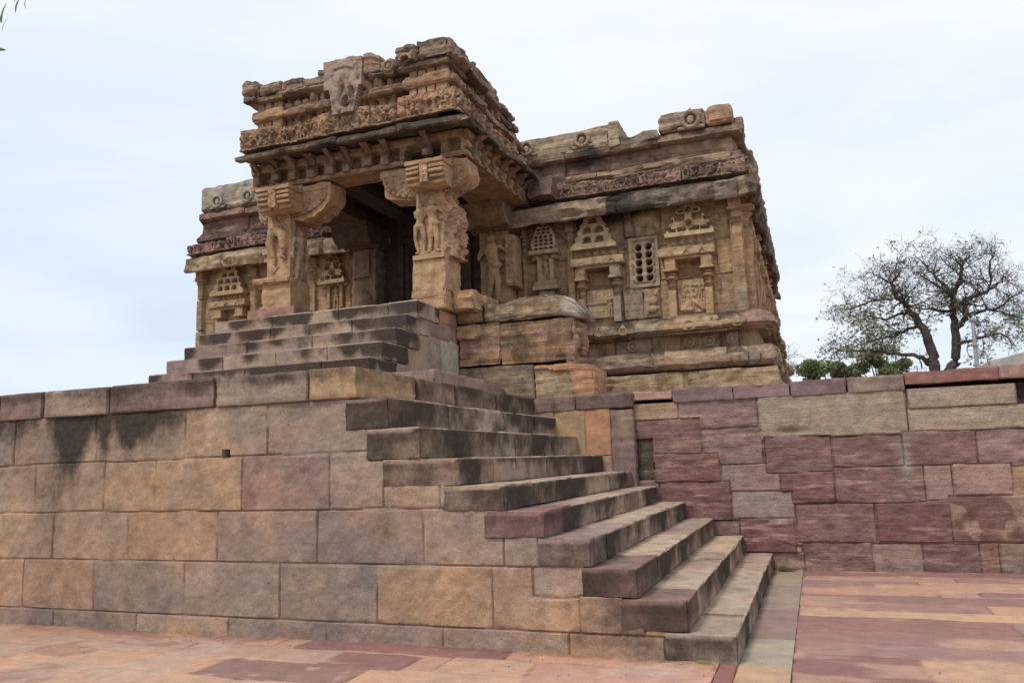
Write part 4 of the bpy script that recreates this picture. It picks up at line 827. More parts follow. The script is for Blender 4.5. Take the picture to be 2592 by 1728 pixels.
# animals' heads along the frieze
mb = MB(); rr = random.Random(17)
def lump(mb, c, r, colr, st=.2, fq=5, amp=.25, squash=(1, 1, 1), res=12):
    th, ph = np.meshgrid(np.linspace(0, math.pi, res), np.linspace(0, 2 * math.pi, res * 2, endpoint=False), indexing='ij')
    n = np.stack([np.sin(th) * np.cos(ph), np.sin(th) * np.sin(ph), np.cos(th)], -1).reshape(-1, 3); SEED[0] += 1
    P = np.array(c) + n * np.array(squash) * r * (1 + amp * fbm(n * 1.6 + SEED[0] * 3.1, 3, SEED[0]))[:, None]
    nt_, np_ = res, res * 2; I = np.arange(nt_ * np_).reshape(nt_, np_); J = np.roll(I, -1, 1)
    mb.add(P, np.stack([I[:-1], I[1:], J[1:], J[:-1]], -1).reshape(-1, 4), col(colr, st))
def head(c, r, colr, **k):
    mb = MB(); lump(mb, c, r, colr, **k); part('animal_head', mb, M_CARV)
y = 15.
while y < 23: head((WX1 + .22, y, 6.75), rr.uniform(.08, .13), (.33, .22, .16), st=.25); y += rr.uniform(.3, .5)
def kudu(mb, cx, cz, y, r=.13, c=(.36, .29, .21)):
    h = HF(cx - r * 2, cx + r * 2, cz - r * 1.1, cz + r * 2.6, .016, c, .1)
    h.ring((cx, cz + r * .25), r, r * .34, .07).ell((cx, cz + r * .2), r * .45, r * .65, .8, .015).cap((cx - r * 1.5, cz - r * .8), (cx + r * 1.5, cz - r * .8), r * .3, r * .3, .8).cap((cx, cz + r * 1.3), (cx, cz + r * 1.75), r * .4, r * .2, .7)
    h.cap((cx - r * 1.35, cz - r * .2), (cx - r * .6, cz + r * 1.3), r * .25, r * .2, .7).cap((cx + r * 1.35, cz - r * .2), (cx + r * .6, cz + r * 1.3), r * .25, r * .2, .7)
    h.noise(.008, 9, 2, int(cx * 9)); h.M &= (h.H > .014) & (h.V < cz + r * 1.9); front(h, mb, y + .01, .06)
CY = WY - .06
mb = MB(); box(mb, (-5.35, CY, 7.60), (-3.32, CY + .8, 8.05), (.36, .305, .22), .18, .06, .04, .02, .016, .06); box(mb, (-3.33, CY - .03, 7.56), (-3.10, CY + .85, 8.10), (.36, .305, .225), .14, .07, .04, .015, .012, .05)
kudu(mb, -5.02, 7.80, CY - .01); kudu(mb, -3.85, 7.79, CY - .01); part('parapet_stone', mb)
mb = MB(); box(mb, (-3.11, CY - .02, 7.52), (-2.33, CY + .7, 7.78), (.30, .25, .195), .32, .06, .04, .03, .035, .08, bend=lambda P: P + np.stack([P[:, 0] * 0, P[:, 0] * 0, .05 * np.sin(P[:, 0] * 7)], 1)); part('parapet_stone', mb)
mb = MB(); box(mb, (-2.34, CY - .03, 7.68), (-1.44, CY + 1.0, 8.07), (.33, .25, .19), .2, .12, .04, .02, .02, .06); kudu(mb, -1.72, 7.80, CY - .04, .15, (.33, .25, .195)); part('corner_shrine', mb)
mb = MB(); box(mb, (-1.44, CY - .04, 7.69), (-.96, CY + .55, 8.04), (.40, .25, .17), .12, .10, .04, .015, .014, .05); part('corner_shrine', mb)
mb = MB(); box(mb, (-1.0, CY + .3, 7.55), (-.80, CY + .75, 7.90), (.27, .18, .145), .25, .04, .05, .02, .02); part('corner_shrine', mb)
mb = MB(); box(mb, (-13.34, CY - .03, 7.66), (-11.5, CY + 1.0, 8.31), (.34, .31, .265), .2, .20, .04, .02, .006, .06); kudu(mb, -12.78, 7.84, CY - .04, .13, (.34, .31, .265)); kudu(mb, -11.9, 7.84, CY - .04, .13, (.34, .31, .265)); part('corner_shrine', mb)
mb = MB(); box(mb, (-.98, 15.6, 7.0), (-.68, 16.6, 7.45), (.30, .22, .17), .3, .1, .06, .03, .01); part('parapet_stone', mb)
mb = MB(); box(mb, (-1.15, 16.8, 7.5), (-.85, 18.5, 8.0), (.30, .22, .17), .3, .1, .08, .03, .01); part('parapet_stone', mb)

# --- the porch: platform, bench slabs, pillars, beams, ceiling, inner wall and doorway
PX0, PX1, CYF = -8.90, -5.36, 11.40       # outer faces of the pillars; front face of the pillars
mb = MB(); box(mb, (-9.12, 11.26, 2.5), (-5.43, WY + .1, 4.02), (.33, .25, .18), .15, .02, .12, .01); part('porch_platform', mb)
mb = MB(); box(mb, (-5.425, 12.72, 2.5), (-5.13, WY - .45, 4.02), (.33, .25, .18), .15, .02, .12, .01); part('platform_edge', mb)
mb = MB(); box(mb, (-9.14, 11.24, 4.0), (-8.16, 14.5, 4.34), (.31, .18, .15), .05, .02, .06, .006, 0, .02); part('bench_slab', mb, M_CARV)
mb = MB(); box(mb, (-5.88, 11.95, 4.0), (-5.22, 14.5, 4.30), (.33, .235, .16), .1, .03, .05, .015, .006, .05); part('bench_slab', mb, M_CARV)
mb = MB(); box(mb, (-5.36, 11.60, 4.02), (-4.98, 12.75, 4.37), (.40, .265, .165), .05, .06, .03, .02, .01, .06)
for yy in (12.05, 12.3, 12.52): box(mb, (-5.02, yy, 4.06), (-4.95, yy + .13, 4.33), (.41, .27, .165), .05, .02, .03, .006)
part('bench_back', mb, M_CARV)

def prof_y(mb, x0, x1, pts, c, st=.08, amp=.01, sd=0, n=12, groove=None):
    """a bracket arm: polygon pts in the (y, z) plane, extruded from x0 to x1"""
    ext_prism(mb, pts, lambda t, q: np.stack([x0 + (x1 - x0) * t, q[:, 0], q[:, 1]], 1), c, st, amp, sd, n, groove)
def prof_x(mb, y0, y1, pts, c, st=.08, amp=.01, sd=0, n=12, groove=None):
    ext_prism(mb, pts, lambda t, q: np.stack([q[:, 0], y0 + (y1 - y0) * t, q[:, 1]], 1), c, st, amp, sd, n, groove)
def ext_prism(mb, pts, f, c, st, amp, sd, n, groove):
    pts = np.array(pts, float); q = []
    for i in range(len(pts)):
        a, b = pts[i], pts[(i + 1) % len(pts)]; k = max(1, int(np.linalg.norm(b - a) / .035))
        for j in range(k): q.append(a + (b - a) * j / k)
    q = np.array(q); cen = q.mean(0); m_ = len(q); V = []
    ts = np.linspace(0, 1, n + 1)
    for t in ts:
        qq = q.copy()
        if groove: qq = cen + (q - cen) * (1 + groove(t)[:, None] if np.ndim(groove(t)) else 1 + groove(t))
        V.append(f(np.full(m_, t), qq))
    for t in (0, 1):
        for g in (.8, .55, .3, .02): V.append(f(np.full(m_, float(t)), cen + (q - cen) * g))
    V = np.concatenate(V); I = np.arange(len(V)).reshape(-1, m_); J = np.roll(I, -1, 1); Q = []
    for a in range(n): Q.append(np.stack([I[a], I[a + 1], J[a + 1], J[a]], -1))
    for seq in ([0] + list(range(n + 1, n + 5)), [n] + list(range(n + 5, n + 9))):
        for a in range(4): Q.append(np.stack([I[seq[a]], I[seq[a + 1]], J[seq[a + 1]], J[seq[a]]], -1))
    nz_ = np.stack([fbm(V * 4 + 9 * k_, 2, sd + k_) for k_ in range(3)], 1); V = V + amp * nz_
    mb.add(V, np.concatenate(Q), col(c, st))
def arc(c, r0, r1, a0, a1, n=7):
    return [(c[0] + r0 * math.cos(a0 + (a1 - a0) * i / n), c[1] + r1 * math.sin(a0 + (a1 - a0) * i / n)) for i in range(n + 1)]

PCOL = (.42, .285, .175)
def pillar(x0, x1, y0, y1, kind, reach_l, reach_r, c=PCOL, back=False):
    cx = (x0 + x1) / 2
    mb = MB(); box(mb, (x0 + .015, y0 + .01, 4.90), (x1 - .015, y1, 6.16), c, .05, .02, .04, .006, .003, .02)
    root = part('porch_pillar', mb, M_CARV)
    mb = MB()
    if kind != 'left':
        box(mb, (x0 - .12, y0 - .12, 4.02), (x1 + .05, y1 + .1, 4.22), (.40, .255, .155), .06, .03, .03, .012, .006, .05)
        box(mb, (x0 - .08, y0 - .06, 4.22), (x1 + .02, y1 + .05, 4.40), (.38, .26, .165), .08, .05, .03, .016, .008, .05)
    box(mb, (x0 - .05, y0 - .03, 4.34), (x1 + .03, y1 + .03, 4.88), c, .04, .03, .035, .010, .006, .03)
    part('pedestal', mb, M_CARV, root)
    mb = MB()
    if kind == 'left': 
        box(mb, (x0 - .20, y0 - .09, 4.80), (x1 + .02, y0 + .4, 4.90), c, .08, .03, .03, .016, .01, .08)
    else: box(mb, (x0 - .03, y0 - .07, 4.87), (x1 + .03, y1 + .02, 4.965), c, .04, .02, .03, .007, .004, .05)
    part('ledge', mb, M_CARV, root)
    # cross-shaped capital: grooved roll brackets to the front and back, scrolled brackets to both sides
    mb = MB()
    zt, zb = 6.555, 6.15
    zf = 6.44; bx0, bx1 = (x0 + .04, x1 + .17) if kind == 'right' else (x0 + .09, x1 + .22)
    P_ = [(y0 + .02, zb - .12), (y0 - .02, zb - .11)] + arc((y0 - .10, zf - .22), .24, .20, math.radians(-70), math.radians(-180), 8) + [(y0 - .36, zf - .07), (y0 - .38, zf - .05), (y0 - .38, zf), (y0 - .03, zf + .01), (y0 + .02, zt), (y1 + .1, zt), (y1 + .1, zb + .2), (y1, zb)]
    prof_y(mb, bx0, bx1, P_, c, .16, .010, 3, 22, None)
    w_ = bx1 - bx0; xm = bx0
    for k_ in range(4):
        for xa, xb in ((xm - .012, xm + w_ * .36), (xm + w_ * .62, xm + w_ + .012)):
            zc_ = zf - .10 - k_ * .080; yo = y0 - .385 + (.0, .0, .03, .09)[k_]
            box(mb, (xa, yo - .012, zc_ - .060), (xb, yo + .2, zc_), c, .16, .024, .03, .006, .002, .03)
    h = HF(xm + w_ * .38, xm + w_ * .60, zf - .38, zf - .06, .012, c, .16); h.H += .02; h.carve(.026, 15, 4); front(h, mb, y0 - .375, .06)
    box(mb, (xm - .02, y0 - .40, zf - .075), (xm + w_ + .02, y0 + .0, zf - .003), c, .22, .012, .035, .008, .002, .05)
    part('front_bracket', mb, M_CARV, root)
    for sg, rch in ((-1, reach_l), (1, reach_r)):
        if rch < .1: continue
        mb = MB(); xe = x0 if sg < 0 else x1
        zz = zt - .03
        if sg > 0 and kind == 'right': crv = [(xe + sg * rch * f_, zz - d_) for f_, d_ in ((1., .24), (.93, .31), (.76, .38), (.5, .44), (.2, .47))]
        elif kind == 'left' or sg > 0: crv = [(xe + sg * rch * (.14 + .86 * math.cos(a_)), zz - .20 - .42 * math.sin(a_) - .018 * math.cos(a_ * 18)) for a_ in np.linspace(0, math.pi / 2, 16)]
        else: crv = [(xe + sg * rch * f_, zz - d_ + .012 * math.cos(f_ * 40)) for f_, d_ in ((.93, .16), (.90, .30), (.88, .40), (.84, .46), (.74, .49), (.6, .51), (.45, .53), (.3, .55), (.12, .57))]
        P_ = [(xe - sg * .05, zz), (xe + sg * rch, zz), (xe + sg * rch, zz - .12)] + crv + [(xe - sg * .05, zb - .2)]
        prof_x(mb, y0 + .05, y1 - .02, P_, c, .2, .022, 5 + sg, 14)
        ua, ub = sorted((xe, xe + sg * rch * .95)); hb = HF(ua, ub, zt - .58, zt - .05, .012, (.37, .26, .165), .2); hb.H += .012; hb.carve(.030, 13, 3 + sg); hb.slab(ua, zt - .15, ub, zt - .05, .03); rr2 = ((hb.U - xe) / (rch * .95)) ** 2 + np.clip((zt - .2 - hb.V) / .40, 0, 9) ** 2
        for a_ in np.linspace(.15, 1.4, 7): hb.ell((xe + sg * rch * .86 * math.cos(a_), zt - .20 - .36 * math.sin(a_)), .045, .045, .8, .02)
        hb.M &= rr2 < .92; front(hb, mb, y0 + .05, .05)
        part('side_bracket', mb, M_CARV, root)
    return root
pr = pillar(-5.90, -5.38, CYF, 11.93, 'right', .68, .42)
pl = pillar(-8.88, -8.36, CYF, 11.93, 'left', .24, .80, (.41, .275, .165))
# loving couple on the right pillar
h = HF(-5.90, -5.40, 4.96, 6.12, .009, PCOL, .03); figure(h, -5.79, 4.99, .88, .012, hs=1.0, arms='hip', hip=-.05, lean=.0, wide=.95); figure(h, -5.57, 4.99, .92, .015, hs=1.0, arms='hip', hip=.05, wide=1.0)
h.ring((-5.62, 5.97), .11, .018, .02, True).cap((-5.66, 5.72), (-5.76, 5.75), .03, .03, 1., .03); h.cap((-5.80, 4.985), (-5.50, 4.985), .03, .03, .8)
h.noise(.004, 12, 2, 3); h.M &= h.H > .006
mb = MB(); front(h, mb, CYF + .004, .03); part('couple_relief', mb, M_CARV, pr)
# deep foliage panel on the right face of the right pillar
h = HF(11.42, 12.02, 4.92, 5.98, .014, (.41, .265, .175), .06); t = np.clip((h.V - 4.92) / .9, 0, 1); h.H += .13 * sst(6.0, 5.75, h.V) * sst(11.43, 11.6, h.U)
h.carve(.075, 11, 5).noise(.02, 5, 2, 6)
mb = MB(); right(h, mb, -5.395, .12); part('foliage_relief', mb, M_CARV, pr)
# broken striding legs on the left pillar, slim woman on its side
h = HF(-8.88, -8.38, 4.86, 6.12, .010, (.42, .29, .175), .03)
h.cap((-8.72, 5.72), (-8.78, 5.50), .09, .075, 1., .03, .02).cap((-8.78, 5.50), (-8.70, 5.30), .07, .05, 1., .03, .02).cap((-8.70, 5.30), (-8.68, 5.16), .045, .03, 1., .02, .01).cap((-8.60, 5.74), (-8.50, 5.66), .10, .10, 1., .03, .02).cap((-8.50, 5.66), (-8.48, 5.44), .085, .06, 1., .05, .02).cap((-8.48, 5.44), (-8.52, 5.28), .05, .04, 1., .03, .01).cap((-8.52, 5.28), (-8.46, 5.24), .04, .03, 1., .02, .01)
h.ring((-8.60, 6.00), .09, .016, .018).ell((-8.60, 6.0), .06, .06, .35).noise(.005, 11, 2, 9); h.cap((-8.72, 5.0), (-8.60, 5.12), .02, .015, .7)
h.M &= h.H > .005; mb = MB(); front(h, mb, CYF + .004, .03); part('broken_figure', mb, M_CARV, pl)
h = HF(11.42, 11.92, 4.76, 6.05, .011, (.36, .25, .185), .06); figure(h, 11.62, 4.80, 1.02, .02, hs=1.1, arms='down', wide=1.05); figure(h, 11.82, 4.80, .72, .02, hs=1.1, arms='down', wide=1.0); h.cap((11.5, 6.0), (11.5, 5.2), .04, .03, .8); h.noise(.006, 11, 2, 9); h.M &= h.H > .006
mb = MB(); right(h, mb, -8.376, .05); part('standing_figures', mb, M_CARV, pl)
# pillars against the wall
def back_pillar(x0, x1, right_side):
    mb = MB(); c = (.37, .255, .16) if right_side else (.22, .16, .115); box(mb, (x0, 14.32, 4.02), (x1, WY + .05, 6.3), c, .12, .03, .06, .01, .004, .03); root = part('wall_pillar', mb, M_CARV)  # left pillar darker: interior shade painted into its colour
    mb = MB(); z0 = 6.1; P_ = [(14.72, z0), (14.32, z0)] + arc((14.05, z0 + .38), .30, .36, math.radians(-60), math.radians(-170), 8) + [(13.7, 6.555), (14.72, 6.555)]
    prof_y(mb, x0 - .15, x1 + .12, P_, (.25, .175, .115) if right_side else (.12, .088, .065), .3, .012, 7, 10); part('bracket', mb, M_CARV, root)  # bracket colours and stain carry painted interior shade
    mb = MB(); h = HF(x0, x1 - .05, 4.62, 6.25, .012, c, .1)
    if right_side:
        figure(h, (x0 + x1) / 2 - .02, 4.66, 1.42, .05, hs=1.2, arms='hip', hip=.06, wide=1.05)
    else:
        h.slab(x0 + .05, 5.5, x1 - .12, 6.1, .06); h.ell(((x0 + x1) / 2, 4.95), .2, .28, .5)
    h.noise(.010, 8, 3, 4); h.M &= h.H > .005; front(h, mb, 14.325, .04); part('relief_figure', mb, M_CARV, root)
    if right_side:
        mb = MB(); box(mb, (x1 - .05, 14.22, 4.95), (x1 + .16, 14.62, 5.98), (.39, .27, .17), .06, .04, .03, .012, .006, .04); h = HF(x1 - .03, x1 + .14, 5.0, 5.93, .014, c, .08); h.carve(.03, 12, 9); front(h, mb, 14.205, .03); part('side_panel', mb, M_CARV, root)
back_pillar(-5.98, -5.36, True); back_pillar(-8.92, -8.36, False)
# beams and coffered frieze between bracket and eave
mb = MB(); box(mb, (-9.22, CYF + .16, 6.56), (-6.12, 11.95, 7.17), (.36, .245, .155), .16, .02, .06, .012, .006, .04); box(mb, (-6.13, CYF + .40, 6.56), (-5.06, 11.95, 7.17), (.30, .205, .135), .2, .02, .06, .012, .006, .04); part('front_beam', mb, M_CARV)
mb = MB(); box(mb, (-5.93, 11.96, 6.56), (-5.00, WY, 7.0), (.33, .225, .15), .18, .02, .08, .012, .006, .04); part('side_beam', mb, M_CARV)
mb = MB(); box(mb, (-9.20, 11.96, 6.56), (-8.36, WY, 7.0), (.13, .095, .07), .4, .02, .08, .012, .006, .04); part('side_beam', mb, M_CARV)  # left beam dark: shade inside the porch painted into colour and stain
mb = MB(); box(mb, (-8.34, 12.0, 6.80), (-5.95, WY, 7.0), (.055, .043, .035), .4, .02, .12, .01); part('ceiling', mb, M_CARV)  # near-black colour is painted shade of the ceiling
mb = MB(); box(mb, (-7.75, 11.97, 6.56), (-7.35, WY, 6.78), (.075, .056, .044), .4, .02, .1, .008); box(mb, (-6.85, 11.97, 6.56), (-6.45, WY, 6.78), (.075, .056, .044), .4, .02, .1, .008); part('ceiling_beams', mb, M_CARV)  # ceiling beams coloured dark as painted shade too
rr = random.Random(31)
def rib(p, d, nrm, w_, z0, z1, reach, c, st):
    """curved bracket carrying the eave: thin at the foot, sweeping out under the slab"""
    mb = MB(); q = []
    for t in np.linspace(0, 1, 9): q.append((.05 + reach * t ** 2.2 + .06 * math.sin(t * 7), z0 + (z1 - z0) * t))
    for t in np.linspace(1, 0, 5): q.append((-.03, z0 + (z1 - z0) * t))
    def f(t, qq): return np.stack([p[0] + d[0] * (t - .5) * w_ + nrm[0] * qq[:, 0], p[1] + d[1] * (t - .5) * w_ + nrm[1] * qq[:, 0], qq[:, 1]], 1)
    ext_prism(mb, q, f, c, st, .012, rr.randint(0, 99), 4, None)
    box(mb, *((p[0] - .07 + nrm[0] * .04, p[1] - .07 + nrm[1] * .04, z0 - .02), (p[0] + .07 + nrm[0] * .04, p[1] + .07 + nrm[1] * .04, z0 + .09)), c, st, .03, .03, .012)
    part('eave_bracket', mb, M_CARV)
x = -9.02
while x < -4.95:
    if not (-6.12 < x < -5.9) and rr.random() < .85: rib((x + rr.uniform(-.03, .03), CYF), (1, 0), (0, -1), rr.uniform(.09, .15), 6.60 + rr.uniform(0, .08), 6.99, rr.uniform(.12, .24), (.29, .205, .14), .34)  # eave's shade put into the rib colour and stain
    x += .375
y = 11.75
while y < 14.2: rib((-5.0, y), (0, 1), (1, 0), .13, 6.58, 6.97, .20, (.30, .21, .14), .34); y += .40  # side ribs get the same painted eave shade
mb = MB()
h = HF(-9.20, -5.0, 6.56, 7.0, .014, (.33, .23, .15), .26); h.slab(-9.2, 6.56, -5.0, 6.64, .03); h.slab(-9.2, 6.85, -5.0, 7.0, .05)  # stain value also paints the eave's shade on the coffers
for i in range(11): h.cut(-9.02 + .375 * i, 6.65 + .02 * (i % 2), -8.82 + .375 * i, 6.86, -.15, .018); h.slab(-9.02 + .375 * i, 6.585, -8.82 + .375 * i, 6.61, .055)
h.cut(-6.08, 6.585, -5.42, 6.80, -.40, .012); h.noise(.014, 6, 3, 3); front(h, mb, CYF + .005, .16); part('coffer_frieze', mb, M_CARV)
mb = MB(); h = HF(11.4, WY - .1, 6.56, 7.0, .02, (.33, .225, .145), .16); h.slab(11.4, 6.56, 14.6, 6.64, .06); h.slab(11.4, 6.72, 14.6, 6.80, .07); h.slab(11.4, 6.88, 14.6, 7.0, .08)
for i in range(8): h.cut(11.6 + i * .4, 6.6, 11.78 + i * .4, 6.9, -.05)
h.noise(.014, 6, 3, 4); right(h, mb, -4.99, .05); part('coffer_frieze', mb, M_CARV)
# inner wall with doorway and its stepped jambs; dark room behind; the porch's shade is put into their colours
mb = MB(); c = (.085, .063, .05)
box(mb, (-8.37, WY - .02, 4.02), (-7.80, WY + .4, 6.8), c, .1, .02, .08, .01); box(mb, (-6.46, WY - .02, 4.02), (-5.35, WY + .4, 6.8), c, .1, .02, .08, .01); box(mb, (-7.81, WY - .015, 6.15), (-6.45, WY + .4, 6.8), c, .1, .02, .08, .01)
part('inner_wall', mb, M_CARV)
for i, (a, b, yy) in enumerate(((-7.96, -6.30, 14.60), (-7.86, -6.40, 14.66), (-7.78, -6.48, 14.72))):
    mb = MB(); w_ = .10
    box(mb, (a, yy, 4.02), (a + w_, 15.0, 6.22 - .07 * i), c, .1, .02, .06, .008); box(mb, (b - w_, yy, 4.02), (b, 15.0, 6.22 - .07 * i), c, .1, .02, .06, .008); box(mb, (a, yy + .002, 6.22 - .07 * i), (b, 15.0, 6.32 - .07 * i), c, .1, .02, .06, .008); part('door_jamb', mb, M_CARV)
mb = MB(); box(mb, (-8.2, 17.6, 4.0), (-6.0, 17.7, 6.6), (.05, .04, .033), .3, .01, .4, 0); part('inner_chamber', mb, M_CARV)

# --- porch eave and the broken row of miniature shrines above it
def est(P, o, z): return .46 + .35 * fbm(P * [1.1, 1.1, 1.1], 3, 14) + .30 * sst(7.02, 7.10, P[:, 2]) + .2 * sst(-6.6, -5.6, P[:, 0])
ep = [(.0, 7.02), (.20, 7.0), (.40, 6.935), (.47, 6.925), (.495, 6.945), (.49, 6.99), (.44, 7.04), (.30, 7.11), (.1, 7.18), (0, 7.2)]
mb = MB(); ec = [(.28, .205, .15), (.33, .24, .165), (.30, .225, .165), (.32, .25, .19)]
run(mb, (-9.20, CYF - .0), (-5.17, CYF), (0, -1), ep, ec, [.92, 1.85, 2.9], .035, .03, .018, 0, 1, .035, stf=est, seed=3, ns=3, zsag=.04, gap=.016, fq=3.2)
run(mb, (-5.17, CYF), (-5.17, WY), (1, 0), ep, [(.27, .20, .15), (.30, .22, .16), (.25, .18, .14)], [.75, 1.5, 2.3], .045, .045, .02, 1, 0, .04, stf=est, seed=4, ns=3, zsag=.05, fq=3.2)
pass
part('porch_eave', mb)
mb = MB(); box(mb, (-9.22, CYF - .05, 7.16), (-5.12, WY + .2, 7.6), (.30, .20, .14), .25, .04, .1, .03); box(mb, (-8.95, CYF + .06, 7.55), (-5.30, WY + .2, 8.24), (.36, .235, .145), .15, .04, .06, .03); part('roof_core', mb)
SO, SO2 = (.395, .26, .165), (.36, .245, .165)
def sst_(P, o, z): return .28 + .25 * fbm(P * 1.7, 3, 33) + .28 * sst(-.1, .4, vn(P * [.6, .6, 1.1], 7)) * sst(7.6, 8.2, P[:, 2] + .3)
# lowest carved frieze: a crowded band of small seated and standing figures
def crowd(u0, u1, v0, v1, seed, c, step=.17, flat=False):
    h = HF(u0, u1, v0, v1 + .06, .0125, c, .30); r_ = random.Random(seed); u = u0 + .08
    h.H += .05 * fbm(h.P(1.1), 2, seed).reshape(h.U.shape)
    while u < u1 - .06:
        k = r_.random(); H_ = (v1 - v0)
        if k < .55: figure(h, u, v0 + .02, H_ * r_.uniform(.8, .98), .02, hs=1.25, arms=r_.choice(['hip', 'up', 'down']), wide=1.25, hip=r_.uniform(-.08, .08))
        elif k < .75: h.ell((u, v0 + H_ * .35), .075, H_ * .3, .9, .02).ell((u + r_.uniform(-.04, .04), v0 + H_ * .72), .05, .05, 1.1, .03)
        elif k < .88: h.slab(u - .06, v0, u + .06, v1, .06); h.hole((u, v0 + H_ * .55), .03, .06, -.05)
        else: h.hole((u, v0 + H_ * r_.uniform(.3, .7)), .05, .07, -.08)
        u += step * r_.uniform(.7, 1.25)
    h.slab(u0, v0, u1, v0 + .035, .05); h.carve(.035, 12, seed + 2).noise(.016, 5, 3, seed + 3)
    h.M &= h.V < v1 + .05 * fbm(np.stack([h.U.ravel() * 1.6, h.V.ravel() * 0, h.V.ravel() * 0], 1), 3, seed).reshape(h.U.shape) - .0
    h.K[..., 3] += .30 * np.clip(fbm(h.P(1.7), 3, seed + 9).reshape(h.U.shape), -.3, .8) - .25 * np.clip(h.H - .05, -.1, .1) * 4
    g = 1 + .22 * fbm(h.P(1.2), 3, seed + 19).reshape(h.U.shape); h.K[..., :3] *= g[..., None]
    return h
mb = MB()
for i, (u0, u1, dy, cc_) in enumerate(((-9.24, -8.38, .27, SO), (-8.375, -7.19, .25, (.41, .27, .165)), (-7.185, -6.05, .24, SO2), (-6.045, -5.0, .29, (.42, .27, .17)))):
    front(crowd(u0, u1, 7.22, 7.59, 30 + i, cc_), mb, CYF - dy, .34)
part('figure_frieze', mb, M_CARV)
mb = MB()
for i, (u0, u1, dx, cc_) in enumerate(((CYF - .27, 11.9, -5.0, SO2), (11.91, 12.9, -5.03, (.34, .235, .165)), (12.91, 13.7, -5.0, (.30, .21, .155)), (13.71, 14.6, -5.02, (.29, .20, .15)))):
    right(crowd(u0, u1, 7.22, 7.59, 40 + i, cc_), mb, dx, .34)
part('figure_frieze', mb, M_CARV)
for nm_, u0, u1, sd_, cc_ in (('r', -5.25, -4.15, 71, (.29, .20, .165)), ('r', -4.14, -3.06, 72, (.34, .245, .18)), ('r', -3.05, -1.95, 73, (.30, .20, .16)), ('r', -1.94, -.74, 74, (.36, .265, .19)), ('l', -13.52, -12.4, 75, (.29, .19, .16)), ('l', -12.39, -11.0, 76, (.27, .17, .145))):
    mb = MB(); front(crowd(u0, u1, 6.62, 6.88, sd_, cc_, .21), mb, WY - .225, .2); part('animal_relief', mb, M_CARV)
# two recessed registers of little pilasters, niches and busts
def register(u0, u1, v0, v1, seed, c, busts=True, step=.2):
    h = HF(u0, u1, v0, v1, .0125, c, .30); r_ = random.Random(seed); u = u0 + .07
    while u < u1 - .05:
        k = r_.random(); w_ = r_.uniform(.035, .065)
        if not busts or k < .45: h.slab(u - w_, v0, u + w_, v1, r_.uniform(.04, .08)); h.slab(u - w_ * 1.35, v1 - .05, u + w_ * 1.35, v1, .09)
        elif k < .75: h.slab(u - .085, v0, u + .085, v1 - r_.uniform(0, .05), r_.uniform(.08, .15), .02); h.ell((u, (v0 + v1) / 2), .05, (v1 - v0) * .35, 1., .10)
        else: h.ell((u, v0 + .07), .08, .09, 1.2, .0).ell((u, v1 - .07), .055, .06, 1.2, .02)
        if r_.random() < .5: h.cut(u + step * .4, v0, u + step * .62, v1, -.09)
        u += step * r_.uniform(.75, 1.3)
    h.carve(.020, 13, seed + 2).noise(.016, 5, 3, seed + 3)
    h.K[..., 3] += .35 * np.clip(fbm(h.P(1.5), 3, seed + 9).reshape(h.U.shape), -.3, .8); g = 1 + .22 * fbm(h.P(1.3), 3, seed + 19).reshape(h.U.shape); h.K[..., :3] *= g[..., None]
    return h
mb = MB(); front(register(-8.42, -6.02, 7.56, 7.80, 51, SO, False), mb, CYF - .04, .2); part('lower_register', mb, M_CARV)
mb = MB(); front(register(-8.42, -6.02, 7.93, 8.22, 52, (.38, .27, .19), True), mb, CYF - .06, .25); part('upper_register', mb, M_CARV)
mb = MB(); right(register(CYF + .3, 14.5, 7.56, 7.80, 53, (.36, .245, .165), False), mb, -5.22, .2); part('lower_register', mb, M_CARV)
mb = MB(); right(register(CYF + .3, 13.9, 7.93, 8.20, 54, (.31, .225, .17), True), mb, -5.22, .25); part('upper_register', mb, M_CARV)
# small cornice at mid height, and the thin dark ledge under the crowning stones
cp_ = [(0, 7.77), (.15, 7.775), (.20, 7.79), (.21, 7.82), (.205, 7.86), (.15, 7.93), (.0, 7.95)]
mb = MB()
run(mb, (-8.45, CYF - .04), (-5.22, CYF - .04), (0, -1), cp_, [SO, SO2, (.40, .27, .17)], [.5, 1.2, 1.7, 2.4], .03, .022, .014, 0, 1, .02, stf=sst_, seed=23, ns=23, carve=.02, carvef=9)
run(mb, (-5.22, CYF - .04), (-5.22, WY), (1, 0), cp_, [SO2, (.31, .22, .165)], [.5, 1.3, 2.2], .04, .028, .014, 1, 0, .04, stf=sst_, seed=24, ns=23, carve=.03, carvef=9)
part('small_cornice', mb)
lp_ = [(0, 8.10), (.16, 8.11), (.25, 8.135), (.27, 8.16), (.26, 8.19), (.12, 8.22), (0, 8.22)]
def lst(P, o, z): return .42 + .35 * fbm(P * 1.6, 3, 37)
mb = MB()
run(mb, (-8.45, CYF - .04), (-5.22, CYF - .04), (0, -1), lp_, [(.30, .22, .17), (.33, .25, .19)], [.6, 1.2, 1.7, 2.4], .03, .03, .014, 0, 1, .03, stf=lst, seed=63, ns=63)
run(mb, (-5.22, CYF - .04), (-5.22, 13.9), (1, 0), lp_, [(.28, .21, .165)], [.5, 1.3, 1.9], .04, .04, .014, 1, 0, .05, stf=lst, seed=64, ns=63)
part('crown_ledge', mb)
def pil_box(name, lo, hi, c, st=.10, **k):
    mb = MB(); box(mb, lo, hi, c, st, k.get('r', .02), .035, k.get('amp', .012), .006, .05); return part(name, mb, M_CARV)
